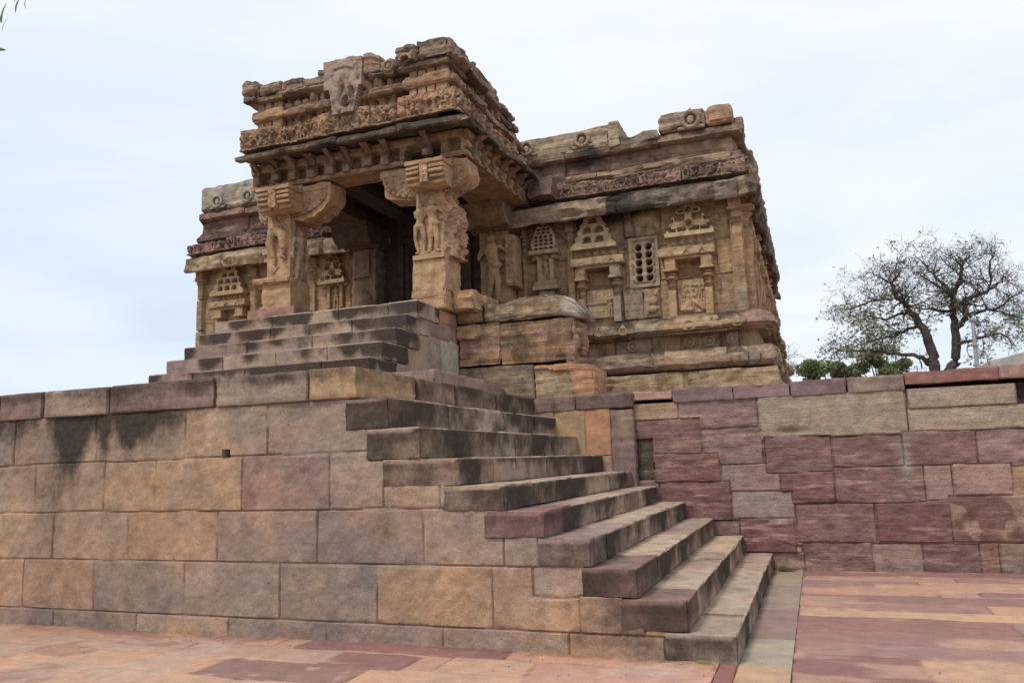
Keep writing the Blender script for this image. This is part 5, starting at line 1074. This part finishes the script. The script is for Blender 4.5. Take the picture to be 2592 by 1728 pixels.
# corner shrines (miniature roofs with pilastered bodies)
def mini(x0, x1, y0, y1, zc0, zc1, c, cc, npil, root_name='miniature_shrine', cracks=(), seed=0, side=True, rr_=.12):
    mb = MB()
    mb2 = MB(); box(mb2, (x0 + .17, y0 + .19, 7.55), (x1 - .14, y1, zc0 + .05), c, .24, .03, .05, .016, .008, .04); root = part(root_name, mb2, M_CARV)
    for i in range(npil):
        for z0, z1, d in ((7.58, 7.78, .04), (7.94, zc0, .03)):
            xx = x0 + .24 + i * (x1 - x0 - .46) / max(1, npil - 1); mb = MB(); box(mb, (xx - .07, y0 + .19 - d * 1.2, z0), (xx + .07, y0 + .3, z1 + .02), c, .06, .02, .03, .010, .004, .03); part('pilaster', mb, M_CARV, root)
    if side:
        for yy in np.linspace(y0 + .2, y1 - .15, 3):
            mb = MB(); box(mb, (x1 - .2, yy - .06, 7.58), (x1 - .09, yy + .06, zc0), c, .1, .015, .03, .010, .004, .03); part('pilaster', mb, M_CARV, root)
    mb = MB(); box(mb, (x0 + .07, y0 + .07, 7.75), (x1 - .02, y1, 7.96), c, .2, .08, .035, .02, .012, .05); part('cornice', mb, M_CARV, root)
    mb = MB(); box(mb, (x0 + .02, y0 + .02, zc0 - .04), (x1 + .0, y1, zc0 + .05), cc, .4, .04, .03, .02, .02, .06); xs = [x0 - .04] + list(cracks) + [x1 + .05]
    for i in range(len(xs) - 1): box(mb, (xs[i] + .006, y0 - .04 + .015 * (i % 2), zc0), (xs[i + 1] - .006, y1 + .02, zc1 - .05 * ((i + seed) % 2)), cc, .32, rr_, .025, .045, .03, .16, topst=.2); mb.K[-1][:, 3] += .3 * sst(zc0 + .16, zc0 + .02, mb.V[-1][:, 2])
    part('cap_stone', mb, M_TEMP, root)
    return root
mini(-6.04, -5.08, CYF - .36, CYF + .42, 8.10, 8.52, SO, (.31, .235, .18), 4, cracks=(-5.62,), seed=1)
mini(-9.14, -8.34, CYF - .33, CYF + .5, 8.12, 8.48, (.39, .255, .16), (.33, .25, .18), 3, cracks=(-8.82,), seed=0)
mb = MB(); h = HF(-5.99, -5.68, 8.12, 8.42, .016, (.35, .25, .18), .15); h.ring((-5.83, 8.18), .10, .03, .04, True); h.M &= h.H > .004; front(h, mb, CYF - .41, .03); part('arch_relief', mb, M_CARV)
# slabs between the corners
for x0, x1, z0, z1, dy in ((-8.36, -7.92, 8.18, 8.40, .28), (-7.93, -7.42, 8.19, 8.36, .24), (-7.68, -7.42, 8.33, 8.49, .22)):
    mb = MB(); box(mb, (x0, CYF - dy, z0), (x1, CYF + .3, z1), (.32, .25, .19), .34, .05, .025, .03, .03, .10, topst=.2); part('cap_stone', mb)
mb = MB(); h = HF(-7.52, -6.79, 7.60, 8.66, .012, (.35, .27, .22), .12); h.H += .03; SHX, SHZ = .085, -.075
h.M &= (h.V < 8.60 + .05 * fbm(h.P(2.2), 2, 3).reshape(h.U.shape)) & ((h.V > 8.05) | ((h.U > -7.42 + (8.05 - h.V) * .12) & (h.U < -6.84 - (8.05 - h.V) * .22)))
h.cap((-7.20, 8.2), (-7.28, 7.85), .10, .08, .8, .03, .02).ell((-7.18, 8.22), .15, .17, .6, .03, .03).cap((-7.05, 8.1), (-6.98, 7.8), .07, .06, .9, .03, .02).cap((-7.28, 7.85), (-7.22, 7.66), .07, .05, .9, .03, .02).cap((-7.3, 8.42), (-7.1, 8.45), .03, .03, 1, .03).cap((-7.1, 8.45), (-6.95, 8.38), .03, .02, 1, .03).cap((-6.9, 8.45), (-6.86, 8.2), .03, .02, 1, .03)
h.hole((-7.09, 7.80), .07, .11, -.10).hole((-6.97, 7.93), .035, .12, -.08).hole((-7.12, 7.76), .06, .05, -.1); h.noise(.022, 5, 3, 8).noise(.02, 2, 2, 18); h.K[..., 3] += .3 * np.clip(fbm(h.P(2), 3, 28).reshape(h.U.shape), 0, 1); h.U = h.U + SHX; h.V = h.V + SHZ; front(h, mb, CYF - .33, .24); part('dancer_slab', mb, M_CARV)
mb = MB()
box(mb, (-6.70, CYF - .29, 8.18), (-6.38, CYF + .35, 8.54), (.30, .215, .155), .25, .04, .03, .02, .012, .05, bend=lambda P: np.stack([P[:, 0], P[:, 1], P[:, 2] - .45 * np.clip(P[:, 0] + 6.55, 0, 1) * sst(8.2, 8.5, P[:, 2])], 1)); part('cap_stone', mb)
mb = MB(); box(mb, (-6.38, CYF - .27, 8.16), (-6.0, CYF + .35, 8.34), (.30, .22, .16), .25, .05, .03, .02, .015, .05); h = HF(-6.38, -6.06, 8.08, 8.42, .014, (.33, .24, .165), .12); h.ell((-6.21, 8.22), .14, .16, .25); h.ring((-6.21, 8.22), .085, .028, .07).ell((-6.21, 8.22), .05, .06, .7, .03); h.M &= h.H > .004; front(h, mb, CYF - .25, .06); part('arch_stone', mb, M_CARV)
# right-hand side, seen foreshortened
mini(-5.9, -5.10, 11.98, 13.28, 8.12, 8.52, (.33, .23, .165), (.30, .215, .16), 2, cracks=(), seed=2, rr_=.14)
mini(-5.85, -5.06, 13.36, 13.92, 8.04, 8.36, (.31, .21, .155), (.29, .21, .155), 2, cracks=(), seed=3)
mb = MB(); box(mb, (-5.62, 14.0, 7.6), (-5.08, 14.22, 8.02), (.27, .16, .13), .25, .04, .04, .02); box(mb, (-5.62, 13.97, 8.02), (-5.02, 14.24, 8.16), (.25, .15, .125), .3, .05, .04, .02); part('sculpted_block', mb, M_CARV)
# fallen arch piece of dark red stone where porch and wall meet
mb = MB(); prof_y(mb, -4.82, -4.36, [(14.0, 6.60), (14.0, 6.66), (14.2, 6.98), (14.45, 7.08), (14.6, 6.9), (14.6, 6.6)], (.20, .125, .11), .3, .04, 3, 10)
part('arch_fragment', mb)

# ------------------------------------------------------------------ trees, bushes and the things beyond the wall
def plain(name, c, rough=.9, var=.3, scale=6., trans=0., metal=0., bump=.3):
    M = bpy.data.materials.new(name); M.use_nodes = True; t = M.node_tree; l = t.links; N = t.nodes; b = N['Principled BSDF']
    b.inputs['Roughness'].default_value = rough; b.inputs['Specular IOR Level'].default_value = .25; b.inputs['Metallic'].default_value = metal
    g = nn(t, 'ShaderNodeNewGeometry'); n = nn(t, 'ShaderNodeTexNoise'); n.inputs['Scale'].default_value = scale; n.inputs['Detail'].default_value = 5; l.new(g.outputs['Position'], n.inputs['Vector'])
    at = nn(t, 'ShaderNodeAttribute', attribute_name='tone'); k = nn(t, 'ShaderNodeMapRange'); k.inputs[1].default_value = .3; k.inputs[2].default_value = .7; k.inputs[3].default_value = 1 - var; k.inputs[4].default_value = 1 + var; l.new(n.outputs['Fac'], k.inputs[0])
    mx_ = nn(t, 'ShaderNodeMixRGB'); mx_.blend_type = 'MULTIPLY'; mx_.inputs[0].default_value = 1; l.new(at.outputs['Color'], mx_.inputs[1]); l.new(k.outputs[0], mx_.inputs[2]); l.new(mx_.outputs[0], b.inputs['Base Color'])
    if bump: bp = nn(t, 'ShaderNodeBump'); bp.inputs['Strength'].default_value = bump; bp.inputs['Distance'].default_value = .05; l.new(n.outputs['Fac'], bp.inputs['Height']); l.new(bp.outputs[0], b.inputs['Normal'])
    if trans:
        tr = nn(t, 'ShaderNodeBsdfTranslucent'); l.new(mx_.outputs[0], tr.inputs['Color']); ms = nn(t, 'ShaderNodeMixShader'); ms.inputs[0].default_value = trans
        l.new(b.outputs[0], ms.inputs[1]); l.new(tr.outputs[0], ms.inputs[2]); l.new(ms.outputs[0], N['Material Output'].inputs[0])
    return M
M_BARK = plain('bark', None, .95, .4, 9); M_LEAF = plain('leaves', None, .6, .25, 3, .35, 0, 0); M_CONC = plain('grey_stone', None, .9, .3, 2.5); M_METAL = plain('painted_metal', None, .5, .1, 5, 0, .2, 0)

def tube(mb, pts, rad, c, n=6):
    pts = np.array(pts, float); rad = np.array(rad, float); k = len(pts); T = np.gradient(pts, axis=0); T /= np.maximum(np.linalg.norm(T, axis=1, keepdims=True), 1e-9)
    up = np.array([.31, .17, .93]); A = np.cross(T, up); A /= np.maximum(np.linalg.norm(A, axis=1, keepdims=True), 1e-6); B_ = np.cross(T, A)
    an = np.arange(n) * 2 * math.pi / n
    V = pts[:, None] + rad[:, None, None] * (np.cos(an)[None, :, None] * A[:, None] + np.sin(an)[None, :, None] * B_[:, None])
    I = np.arange(k * n).reshape(k, n); J = np.roll(I, -1, 1)
    mb.add(V.reshape(-1, 3), np.stack([I[:-1], J[:-1], J[1:], I[1:]], -1).reshape(-1, 4), col(c, 0))
def leaf_cards(mb, P, size, rs, cols, asp=.5, up=.3):
    n = len(P); d = rs.normal(size=(n, 3)); d[:, 2] *= .6; d /= np.linalg.norm(d, axis=1, keepdims=True); q = rs.normal(size=(n, 3)); s_ = np.cross(d, q); s_ /= np.maximum(np.linalg.norm(s_, axis=1, keepdims=True), 1e-6)
    L_ = size * rs.uniform(.6, 1.4, (n, 1)); nrm_ = np.cross(d, s_)
    V = np.stack([P - d * L_ * .5, P + s_ * L_ * asp * .5 + nrm_ * L_ * .06, P + d * L_ * .5, P - s_ * L_ * asp * .5 + nrm_ * L_ * .06], 1).reshape(-1, 3)
    K = np.array(cols, np.float32)[rs.randint(0, len(cols), n)]; K = np.repeat(np.c_[K, np.zeros(n)], 4, 0)
    mb.add(V, np.arange(n * 4).reshape(-1, 4), K)

BARK = (.08, .066, .058)
def grow(mb, tips, p, d, L_, r, depth, rr, spread=.75, wob=.35, c=BARK, up=.06, minr=.008, n=5):
    k = max(3, int(L_ / .28)); pts = [p]; dd = np.array(d, float)
    for i in range(k):
        dd = dd + np.array([rr.gauss(0, wob), rr.gauss(0, wob), rr.gauss(0, wob * .8) + up]); dd /= np.linalg.norm(dd); pts.append(pts[-1] + dd * L_ / k)
    rad = np.linspace(r, max(minr, r * .5), k + 1); tube(mb, pts, rad, c, n if depth > 1 else 3)
    if depth == 0:
        tips += pts[1:]; return
    nb = rr.randint(3, 5) if depth > 1 else rr.randint(4, 6)
    for j in range(nb):
        i = rr.randint(max(1, k // 4), k) if j else k
        q = np.array([rr.gauss(0, 1), rr.gauss(0, 1), rr.gauss(0, .8)]); q /= np.linalg.norm(q); nd = dd * (1 - spread) + q * spread; nd /= np.linalg.norm(nd)
        grow(mb, tips, pts[i], nd, L_ * rr.uniform(.5, .8), max(minr, rad[i] * .6), depth - 1, rr, spread, wob, c, up, minr, n)
rr = random.Random(5); rs_ = np.random.RandomState(3)
tree = thing('bare_tree', (5.2, 38, ZT - .03), 'large gnarled bare tree with two dark trunks and a few green leaves', 'tree')
LIMB = [([(5.1, 2.2), (4.95, 4.62), (4.91, 5.43), (4.75, 6.26), (4.53, 7.0), (4.09, 7.54), (4.03, 7.94), (3.57, 8.38), (3.57, 8.94), (3.86, 9.36)], .27, .05, -.3), ([(4.9, 5.11), (4.19, 5.49), (2.97, 5.69), (1.97, 5.82), (0.94, 5.85)], .15, .04, -.7), ([(4.5, 7.0), (3.55, 6.59), (2.8, 6.54), (1.75, 6.29)], .11, .03, .8), ([(4.0, 7.56), (3.11, 7.24), (2.36, 7.37), (1.56, 6.99)], .09, .03, -.9), ([(3.56, 8.26), (2.71, 8.35), (1.91, 8.09), (1.28, 8.04)], .09, .03, .5), ([(3.57, 8.94), (3.05, 9.29), (2.45, 9.47)], .06, .025, -.5), ([(3.7, 9.2), (3.9, 9.9), (4.1, 10.3)], .05, .02, .2),
        ([(5.2, 2.2), (5.41, 4.61), (5.9, 5.25), (5.96, 6.32), (5.95, 7.14), (6.06, 8.22), (6.45, 8.84), (6.57, 9.54), (6.97, 10.1)], .26, .05, .3), ([(5.97, 7.35), (5.29, 7.75), (4.2, 8.14)], .12, .03, .9), ([(5.9, 8.13), (5.46, 8.51), (5.0, 8.78), (4.55, 9.23)], .10, .03, -.6), ([(5.93, 8.4), (5.43, 9.18), (5.1, 9.78), (4.82, 10.3)], .10, .03, .4), ([(5.99, 6.59), (6.46, 7.09), (6.34, 7.7), (6.65, 7.94), (7.27, 8.09), (7.47, 8.67), (7.4, 9.28), (7.73, 9.79)], .17, .04, -.5), ([(6.47, 7.2), (7.24, 7.39), (7.85, 7.49), (8.6, 8.06), (9.3, 8.4)], .11, .03, .8), ([(5.92, 5.89), (6.64, 6.05), (7.48, 6.14), (7.86, 5.47)], .11, .03, -.9), ([(7.3, 8.1), (8.1, 8.7), (8.5, 9.3)], .07, .03, .6), ([(6.5, 9.0), (6.0, 9.7), (5.8, 10.3)], .06, .025, .5), ([(7.4, 7.4), (8.3, 6.9), (9.0, 6.6)], .06, .02, -.4)]
trunk = MB(); crown = MB(); tips = []
for i, (pl_, r0, r1, dy) in enumerate(LIMB):
    q = np.array([(a, 38 + dy * 1.8 * (j / (len(pl_) - 1)) + (dy * .6 if i not in (0, 7) else 0) * 0 + rr.gauss(0, .06), b) for j, (a, b) in enumerate(pl_)])
    q[:, 0] = 5.3 + (q[:, 0] - 5.3) * .94; q[:, 2] = np.where(q[:, 2] > 4.6, 4.6 + (q[:, 2] - 4.6) * .94, q[:, 2]); ts = np.linspace(0, len(q) - 1, len(q) * 4); pts = np.stack([np.interp(ts, np.arange(len(q)), q[:, k_]) for k_ in range(3)], 1) + np.array([[rr.gauss(0, .03) for _ in range(3)] for _ in ts])
    rad = np.linspace(r0, r1 * .8, len(pts)) * (.95 if i in (0, 7) else .72); tube(trunk if i in (0, 7) else crown, pts, rad, BARK, 8)
    nt_ = int(len(pts) * (.9 if r0 < .2 else .55))
    for _ in range(nt_):
        j = rr.randint(len(pts) // (2 if r0 > .2 else 5), len(pts) - 1); d = np.array([rr.gauss(0, 1), rr.gauss(0, .9), rr.gauss(.25, .8)]); d /= np.linalg.norm(d)
        grow(crown, tips, pts[j], d, rr.uniform(.55, 1.05), max(.014, rad[j] * .42), 2, rr, .75, .34, BARK, .02, .006)
trunk.build('trunk', M_BARK, tree); crown.build('crown', M_BARK, tree)
tp = np.array(tips); pr_ = np.clip(1.15 - (tp[:, 2] - 4.6) / 3.4, .10, .6) * np.clip(1.35 - (tp[:, 0] - 1) / 7, .2, 1)
tp = np.concatenate([tp, tp + rs_.normal(0, .12, tp.shape)]); pr_ = np.concatenate([pr_, pr_]); tp = tp[rs_.uniform(size=len(tp)) < pr_ * .72]; lf = MB()
leaf_cards(lf, tp + rs_.normal(0, .09, tp.shape), .13, rs_, [(.22, .24, .13), (.26, .27, .15), (.18, .20, .10), (.29, .29, .18)], .6)
lf.build('leaves', M_LEAF, tree)
def bush(name, x0, x1, y, z0, z1, n, label, cols, seed, lobes=9, sz=.16):
    r_ = np.random.RandomState(seed); t = thing(name, ((x0 + x1) / 2, y, ZT - .03), label, 'tree', 'leafy trees beyond the wall'); cx = (x0 + x1) / 2
    m_ = MB(); tube(m_, [(cx, y, ZT - .05), (cx + .1, y, (ZT + z0) / 2), (cx, y, z0 + .3)], [.14, .11, .07], BARK, 7)
    P = []
    for k in range(lobes):
        c_ = np.array([r_.uniform(x0 + .3, x1 - .3), y + r_.uniform(-.7, .7), r_.uniform(z0 + .2, z1 - .35)]); 
        c_[2] = z0 + (c_[2] - z0) * (1 - .6 * abs((c_[0] - cx) / ((x1 - x0) / 2)) ** 2)
        tube(m_, [(cx, y, z0), (cx * .4 + c_[0] * .6, y, (z0 + c_[2]) / 2), c_], [.06, .035, .015], BARK, 5)
        v = r_.normal(size=(n // lobes, 3)); v /= np.linalg.norm(v, axis=1, keepdims=True); P.append(c_ + v * r_.uniform(.1, 1, (len(v), 1)) ** .5 * np.array([.55, .5, .36]) * r_.uniform(.6, 1.25))
    m_.build('trunk', M_BARK, t); P = np.concatenate(P); g = MB(); leaf_cards(g, P, sz, r_, cols, .6); g.build('crown', M_LEAF, t); return t
GR = [(.17, .215, .10), (.21, .25, .12), (.14, .18, .08), (.24, .275, .15)]
bush('leafy_tree', -.9, 2.5, 42, 4.4, 6.6, 5200, 'dense green leafy tree showing over the purple wall beside the temple', GR, 2, 10)
bush('leafy_tree', 1.7, 4.7, 43, 4.3, 6.75, 5200, 'green leafy tree behind the bare trunks, right of its dense neighbour', [(.20, .235, .11), (.235, .265, .14), (.165, .20, .09)], 4, 10)
pt = thing('palm_shrub', (-.72, 40, ZT - .03), 'small dark palm tuft peeping over the wall at the temple corner', 'plant')
m_ = MB(); tube(m_, [(-.72, 40, ZT - .05), (-.70, 40, 4.55)], [.07, .05], BARK, 6); m_.build('trunk', M_BARK, pt); m_ = MB(); r_ = random.Random(2)
for k in range(26):
    a = r_.uniform(0, 6.28); e = r_.uniform(.1, 1.3); d = np.array([math.cos(a) * math.cos(e), math.sin(a) * math.cos(e), math.sin(e)]); p = np.array([-.70, 40, 4.55]); pts = [p + d * .42 * t_ - np.array([0, 0, .16 * t_ * t_]) for t_ in np.linspace(0, 1, 5)]
    tube(m_, pts, [.012, .03, .03, .018, .004], (.035, .055, .022), 3)
m_.build('fronds', M_LEAF, pt)
lp = thing('light_pole', (6.5, 36.5, ZT - .03), 'thin grey metal lamp pole in front of the bare tree', 'pole')
m_ = MB(); tube(m_, [(6.28, 36.5, ZT - .05), (6.30, 36.5, 4.7), (6.33, 36.5, 6.55)], [.085, .08, .07], (.34, .36, .37), 10); m_.build('pole', M_METAL, lp)
m_ = MB(); tube(m_, [(6.33, 36.5, 6.5), (6.33, 36.5, 6.53), (6.33, 36.5, 6.70), (6.33, 36.5, 6.72)], [.03, .10, .09, .03], (.25, .27, .28), 10); m_.build('lamp_head', M_METAL, lp)
m_ = MB(); box(m_, (6.18, 36.38, 5.55), (6.44, 36.62, 5.62), (.30, .32, .33), 0, .01, .1, 0); box(m_, (6.18, 36.38, 4.75), (6.42, 36.62, 4.82), (.30, .32, .33), 0, .01, .1, 0); m_.build('band', M_METAL, lp)
sh = thing('stone_shelter', (9.0, 32, ZT - .03), 'low grey stone building with a sloping roof at the right edge behind the wall', 'building')
def roofbend(P): P[:, 2] += .30 * (P[:, 0] - 5.6) * (P[:, 2] > 3.9); return P
m_ = MB(); box(m_, (5.75, 30.2, 2.4), (12.5, 34, 4.0), (.33, .31, .28), 0, .03, .3, .02); m_.build('wall', M_CONC, sh)
m_ = MB(); box(m_, (5.55, 30.0, 3.95), (12.8, 34.2, 4.36), (.36, .34, .31), 0, .06, .22, .03, bend=lambda P: np.stack([P[:, 0], P[:, 1], P[:, 2] + .20 * np.clip(P[:, 0] - 5.6, 0, 2.3)], 1)); m_.build('roof', M_CONC, sh)
# thin leafless tree whose twigs show past the temple's right corner
sb = thing('leafless_shrub', (-1.35, 27, ZT - .03), 'thin leafless tree behind the right corner of the temple, only twigs showing', 'tree')
tk = MB(); cw = MB(); tt = []; r_ = random.Random(9); tube(tk, [(-1.5, 27, ZT - .05), (-1.3, 27, 3.4), (-1.1, 27, 4.2)], [.08, .06, .04], BARK, 6)
for k in range(9): grow(cw, tt, np.array([-1.12 + .02 * k, 27, 3.7 + .09 * k]), np.array([.9, r_.gauss(0, .3), r_.uniform(-.3, .9)]), r_.uniform(.45, .7), .018, 2, r_, .5, .25, (.10, .08, .06), .02, .005)
tk.build('trunk', M_BARK, sb); cw.build('crown', M_BARK, sb)

# the tree whose lowest leaves hang into the picture at the top left
nt_ = thing('overhanging_tree', (-9.6, 3.2, 0), 'tree outside the left edge with narrow hanging leaves reaching into the top left corner', 'tree')
tk = MB(); tube(tk, [(-9.6, 3.2, -.05), (-9.5, 3.25, 1.6), (-9.3, 3.4, 3.4), (-9.2, 3.5, 5.6), (-9.4, 3.4, 7.4)], [.22, .19, .17, .14, .10], BARK, 10)
tk.build('trunk', M_BARK, nt_); cw = MB(); lf = MB(); r_ = random.Random(6)
def lance(mb, p, d, L_, w_, c):
    d = np.array(d, float); d /= np.linalg.norm(d); s_ = np.cross(d, (.3, .9, .1)); s_ /= np.linalg.norm(s_); n_ = np.cross(d, s_); V = []; Q = []
    for k, t in enumerate(np.linspace(0, 1, 7)):
        ww = w_ * math.sin(math.pi * min(1, t * .93 + .04)) ** .8; cpt = np.array(p) + d * L_ * t + n_ * .12 * L_ * math.sin(t * 2.6) ; V += [cpt - s_ * ww, cpt + n_ * ww * .25, cpt + s_ * ww]
    for k in range(6):
        for j in range(2): Q.append((k * 3 + j, k * 3 + j + 1, k * 3 + j + 4, k * 3 + j + 3))
    mb.add(V, Q, col(c, 0))
for (ex, ey, ez) in ((-5.50, 3.93, 5.24), (-5.40, 3.95, 5.25), (-5.62, 3.92, 4.86), (-5.9, 3.5, 5.6), (-6.6, 3.2, 5.7), (-7.2, 4.2, 5.9), (-6.4, 4.4, 5.6), (-7.8, 3.0, 5.3), (-8.2, 4.6, 6.4), (-10.3, 3.8, 6.8), (-10.0, 2.4, 6.5), (-8.8, 2.6, 7.4)):
    a = np.array((-9.22, 3.5, 5.3)); b = np.array((ex, ey, ez)); pts = [a + (b - a) * t + np.array([0, 0, .55 * math.sin(t * 3.1)]) for t in np.linspace(0, 1, 9)]
    tube(cw, pts, np.linspace(.04, .003, 9), BARK, 5)
    for t in np.linspace(.35, .93, 12):
        p = a + (b - a) * t + np.array([0, 0, .55 * math.sin(t * 3.1)]); lance(lf, p, (r_.gauss(0, .5), r_.gauss(0, .5), -1), r_.uniform(.08, .16), .013, r_.choice([(.08, .13, .03), (.10, .14, .04)]))
LC = (.13, .19, .05)
for px, py, pz, d, L_, w_ in ((-5.475, 3.93, 5.16, (-.15, 0, -1), .17, .022), (-5.36, 3.95, 5.19, (-.22, 0, -1), .135, .021), (-5.30, 3.95, 5.17, (.12, 0, -1), .10, .009), (-5.52, 3.93, 5.09, (.05, 0, -1), .09, .018), (-5.455, 3.93, 5.03, (-.35, 0, -1), .12, .006), (-5.535, 3.92, 4.79, (.95, 0, -.30), .11, .011), (-5.55, 3.92, 4.765, (.95, 0, .02), .085, .006), (-5.40, 3.95, 5.21, (-.3, 0, -1), .06, .01)):
    lance(lf, (px, py, pz), d, L_, w_, LC)
cw.build('branches', M_BARK, nt_); lf.build('leaves', M_LEAF, nt_)
# a fallen leaf and a wisp of dry grass
m_ = MB(); lance(m_, (-1.02, 6.555, .012), (1, -.15, .04), .14, .018, (.30, .36, .16)); o = m_.build('fallen_leaf', M_LEAF, None, org=(-.95, 6.55, 0)); tag(o, 'pale green fallen leaf lying on the paving at the foot of the stair', 'leaf')
m_ = MB(); r_ = random.Random(4)
for k in range(60):
    x, y = -.62 + r_.uniform(0, .2), 11.72 - r_.uniform(0, .1); a = r_.uniform(0, 6.28); L_ = r_.uniform(.06, .2)
    tube(m_, [(x, y, .0), (x + .5 * L_ * math.cos(a), y - abs(.4 * L_ * math.sin(a)), L_ * r_.uniform(.2, .6)), (x + L_ * math.cos(a), y - abs(L_ * math.sin(a)) * .7, L_ * r_.uniform(.05, .5))], [.004, .003, .001], r_.choice([(.30, .24, .13), (.22, .18, .09), (.16, .17, .07)]), 3)
o = m_.build('grass_tuft', M_LEAF, None, org=(-.55, 11.7, 0)); tag(o, 'small dry grass tuft in the corner between lowest step and purple wall', 'grass tuft')

# grit, dust crumbs and dry leaf bits on the paving
m_ = MB(); r_ = random.Random(14); rn = np.random.RandomState(6)
for k in range(260):
    if k % 2: x, y = r_.uniform(-9, -.9), 6.56 - abs(r_.gauss(0, .35))
    elif k % 4 == 0: x, y = r_.uniform(-.3, 4), 11.75 - abs(r_.gauss(0, .5))
    else: x, y = (r_.uniform(-8, -.9), r_.uniform(4.8, 6.5)) if r_.random() < .5 else (r_.uniform(-.65, 3.5), r_.uniform(5, 11.6))
    lump(m_, (x, y, .006), r_.uniform(.003, .008), r_.choice([(.40, .33, .26), (.28, .20, .15), (.50, .46, .40), (.22, .16, .11)]), 0, squash=(1.2, 1, .6), res=4)
tag(m_.build('grit', M_DUST), kind='stuff')
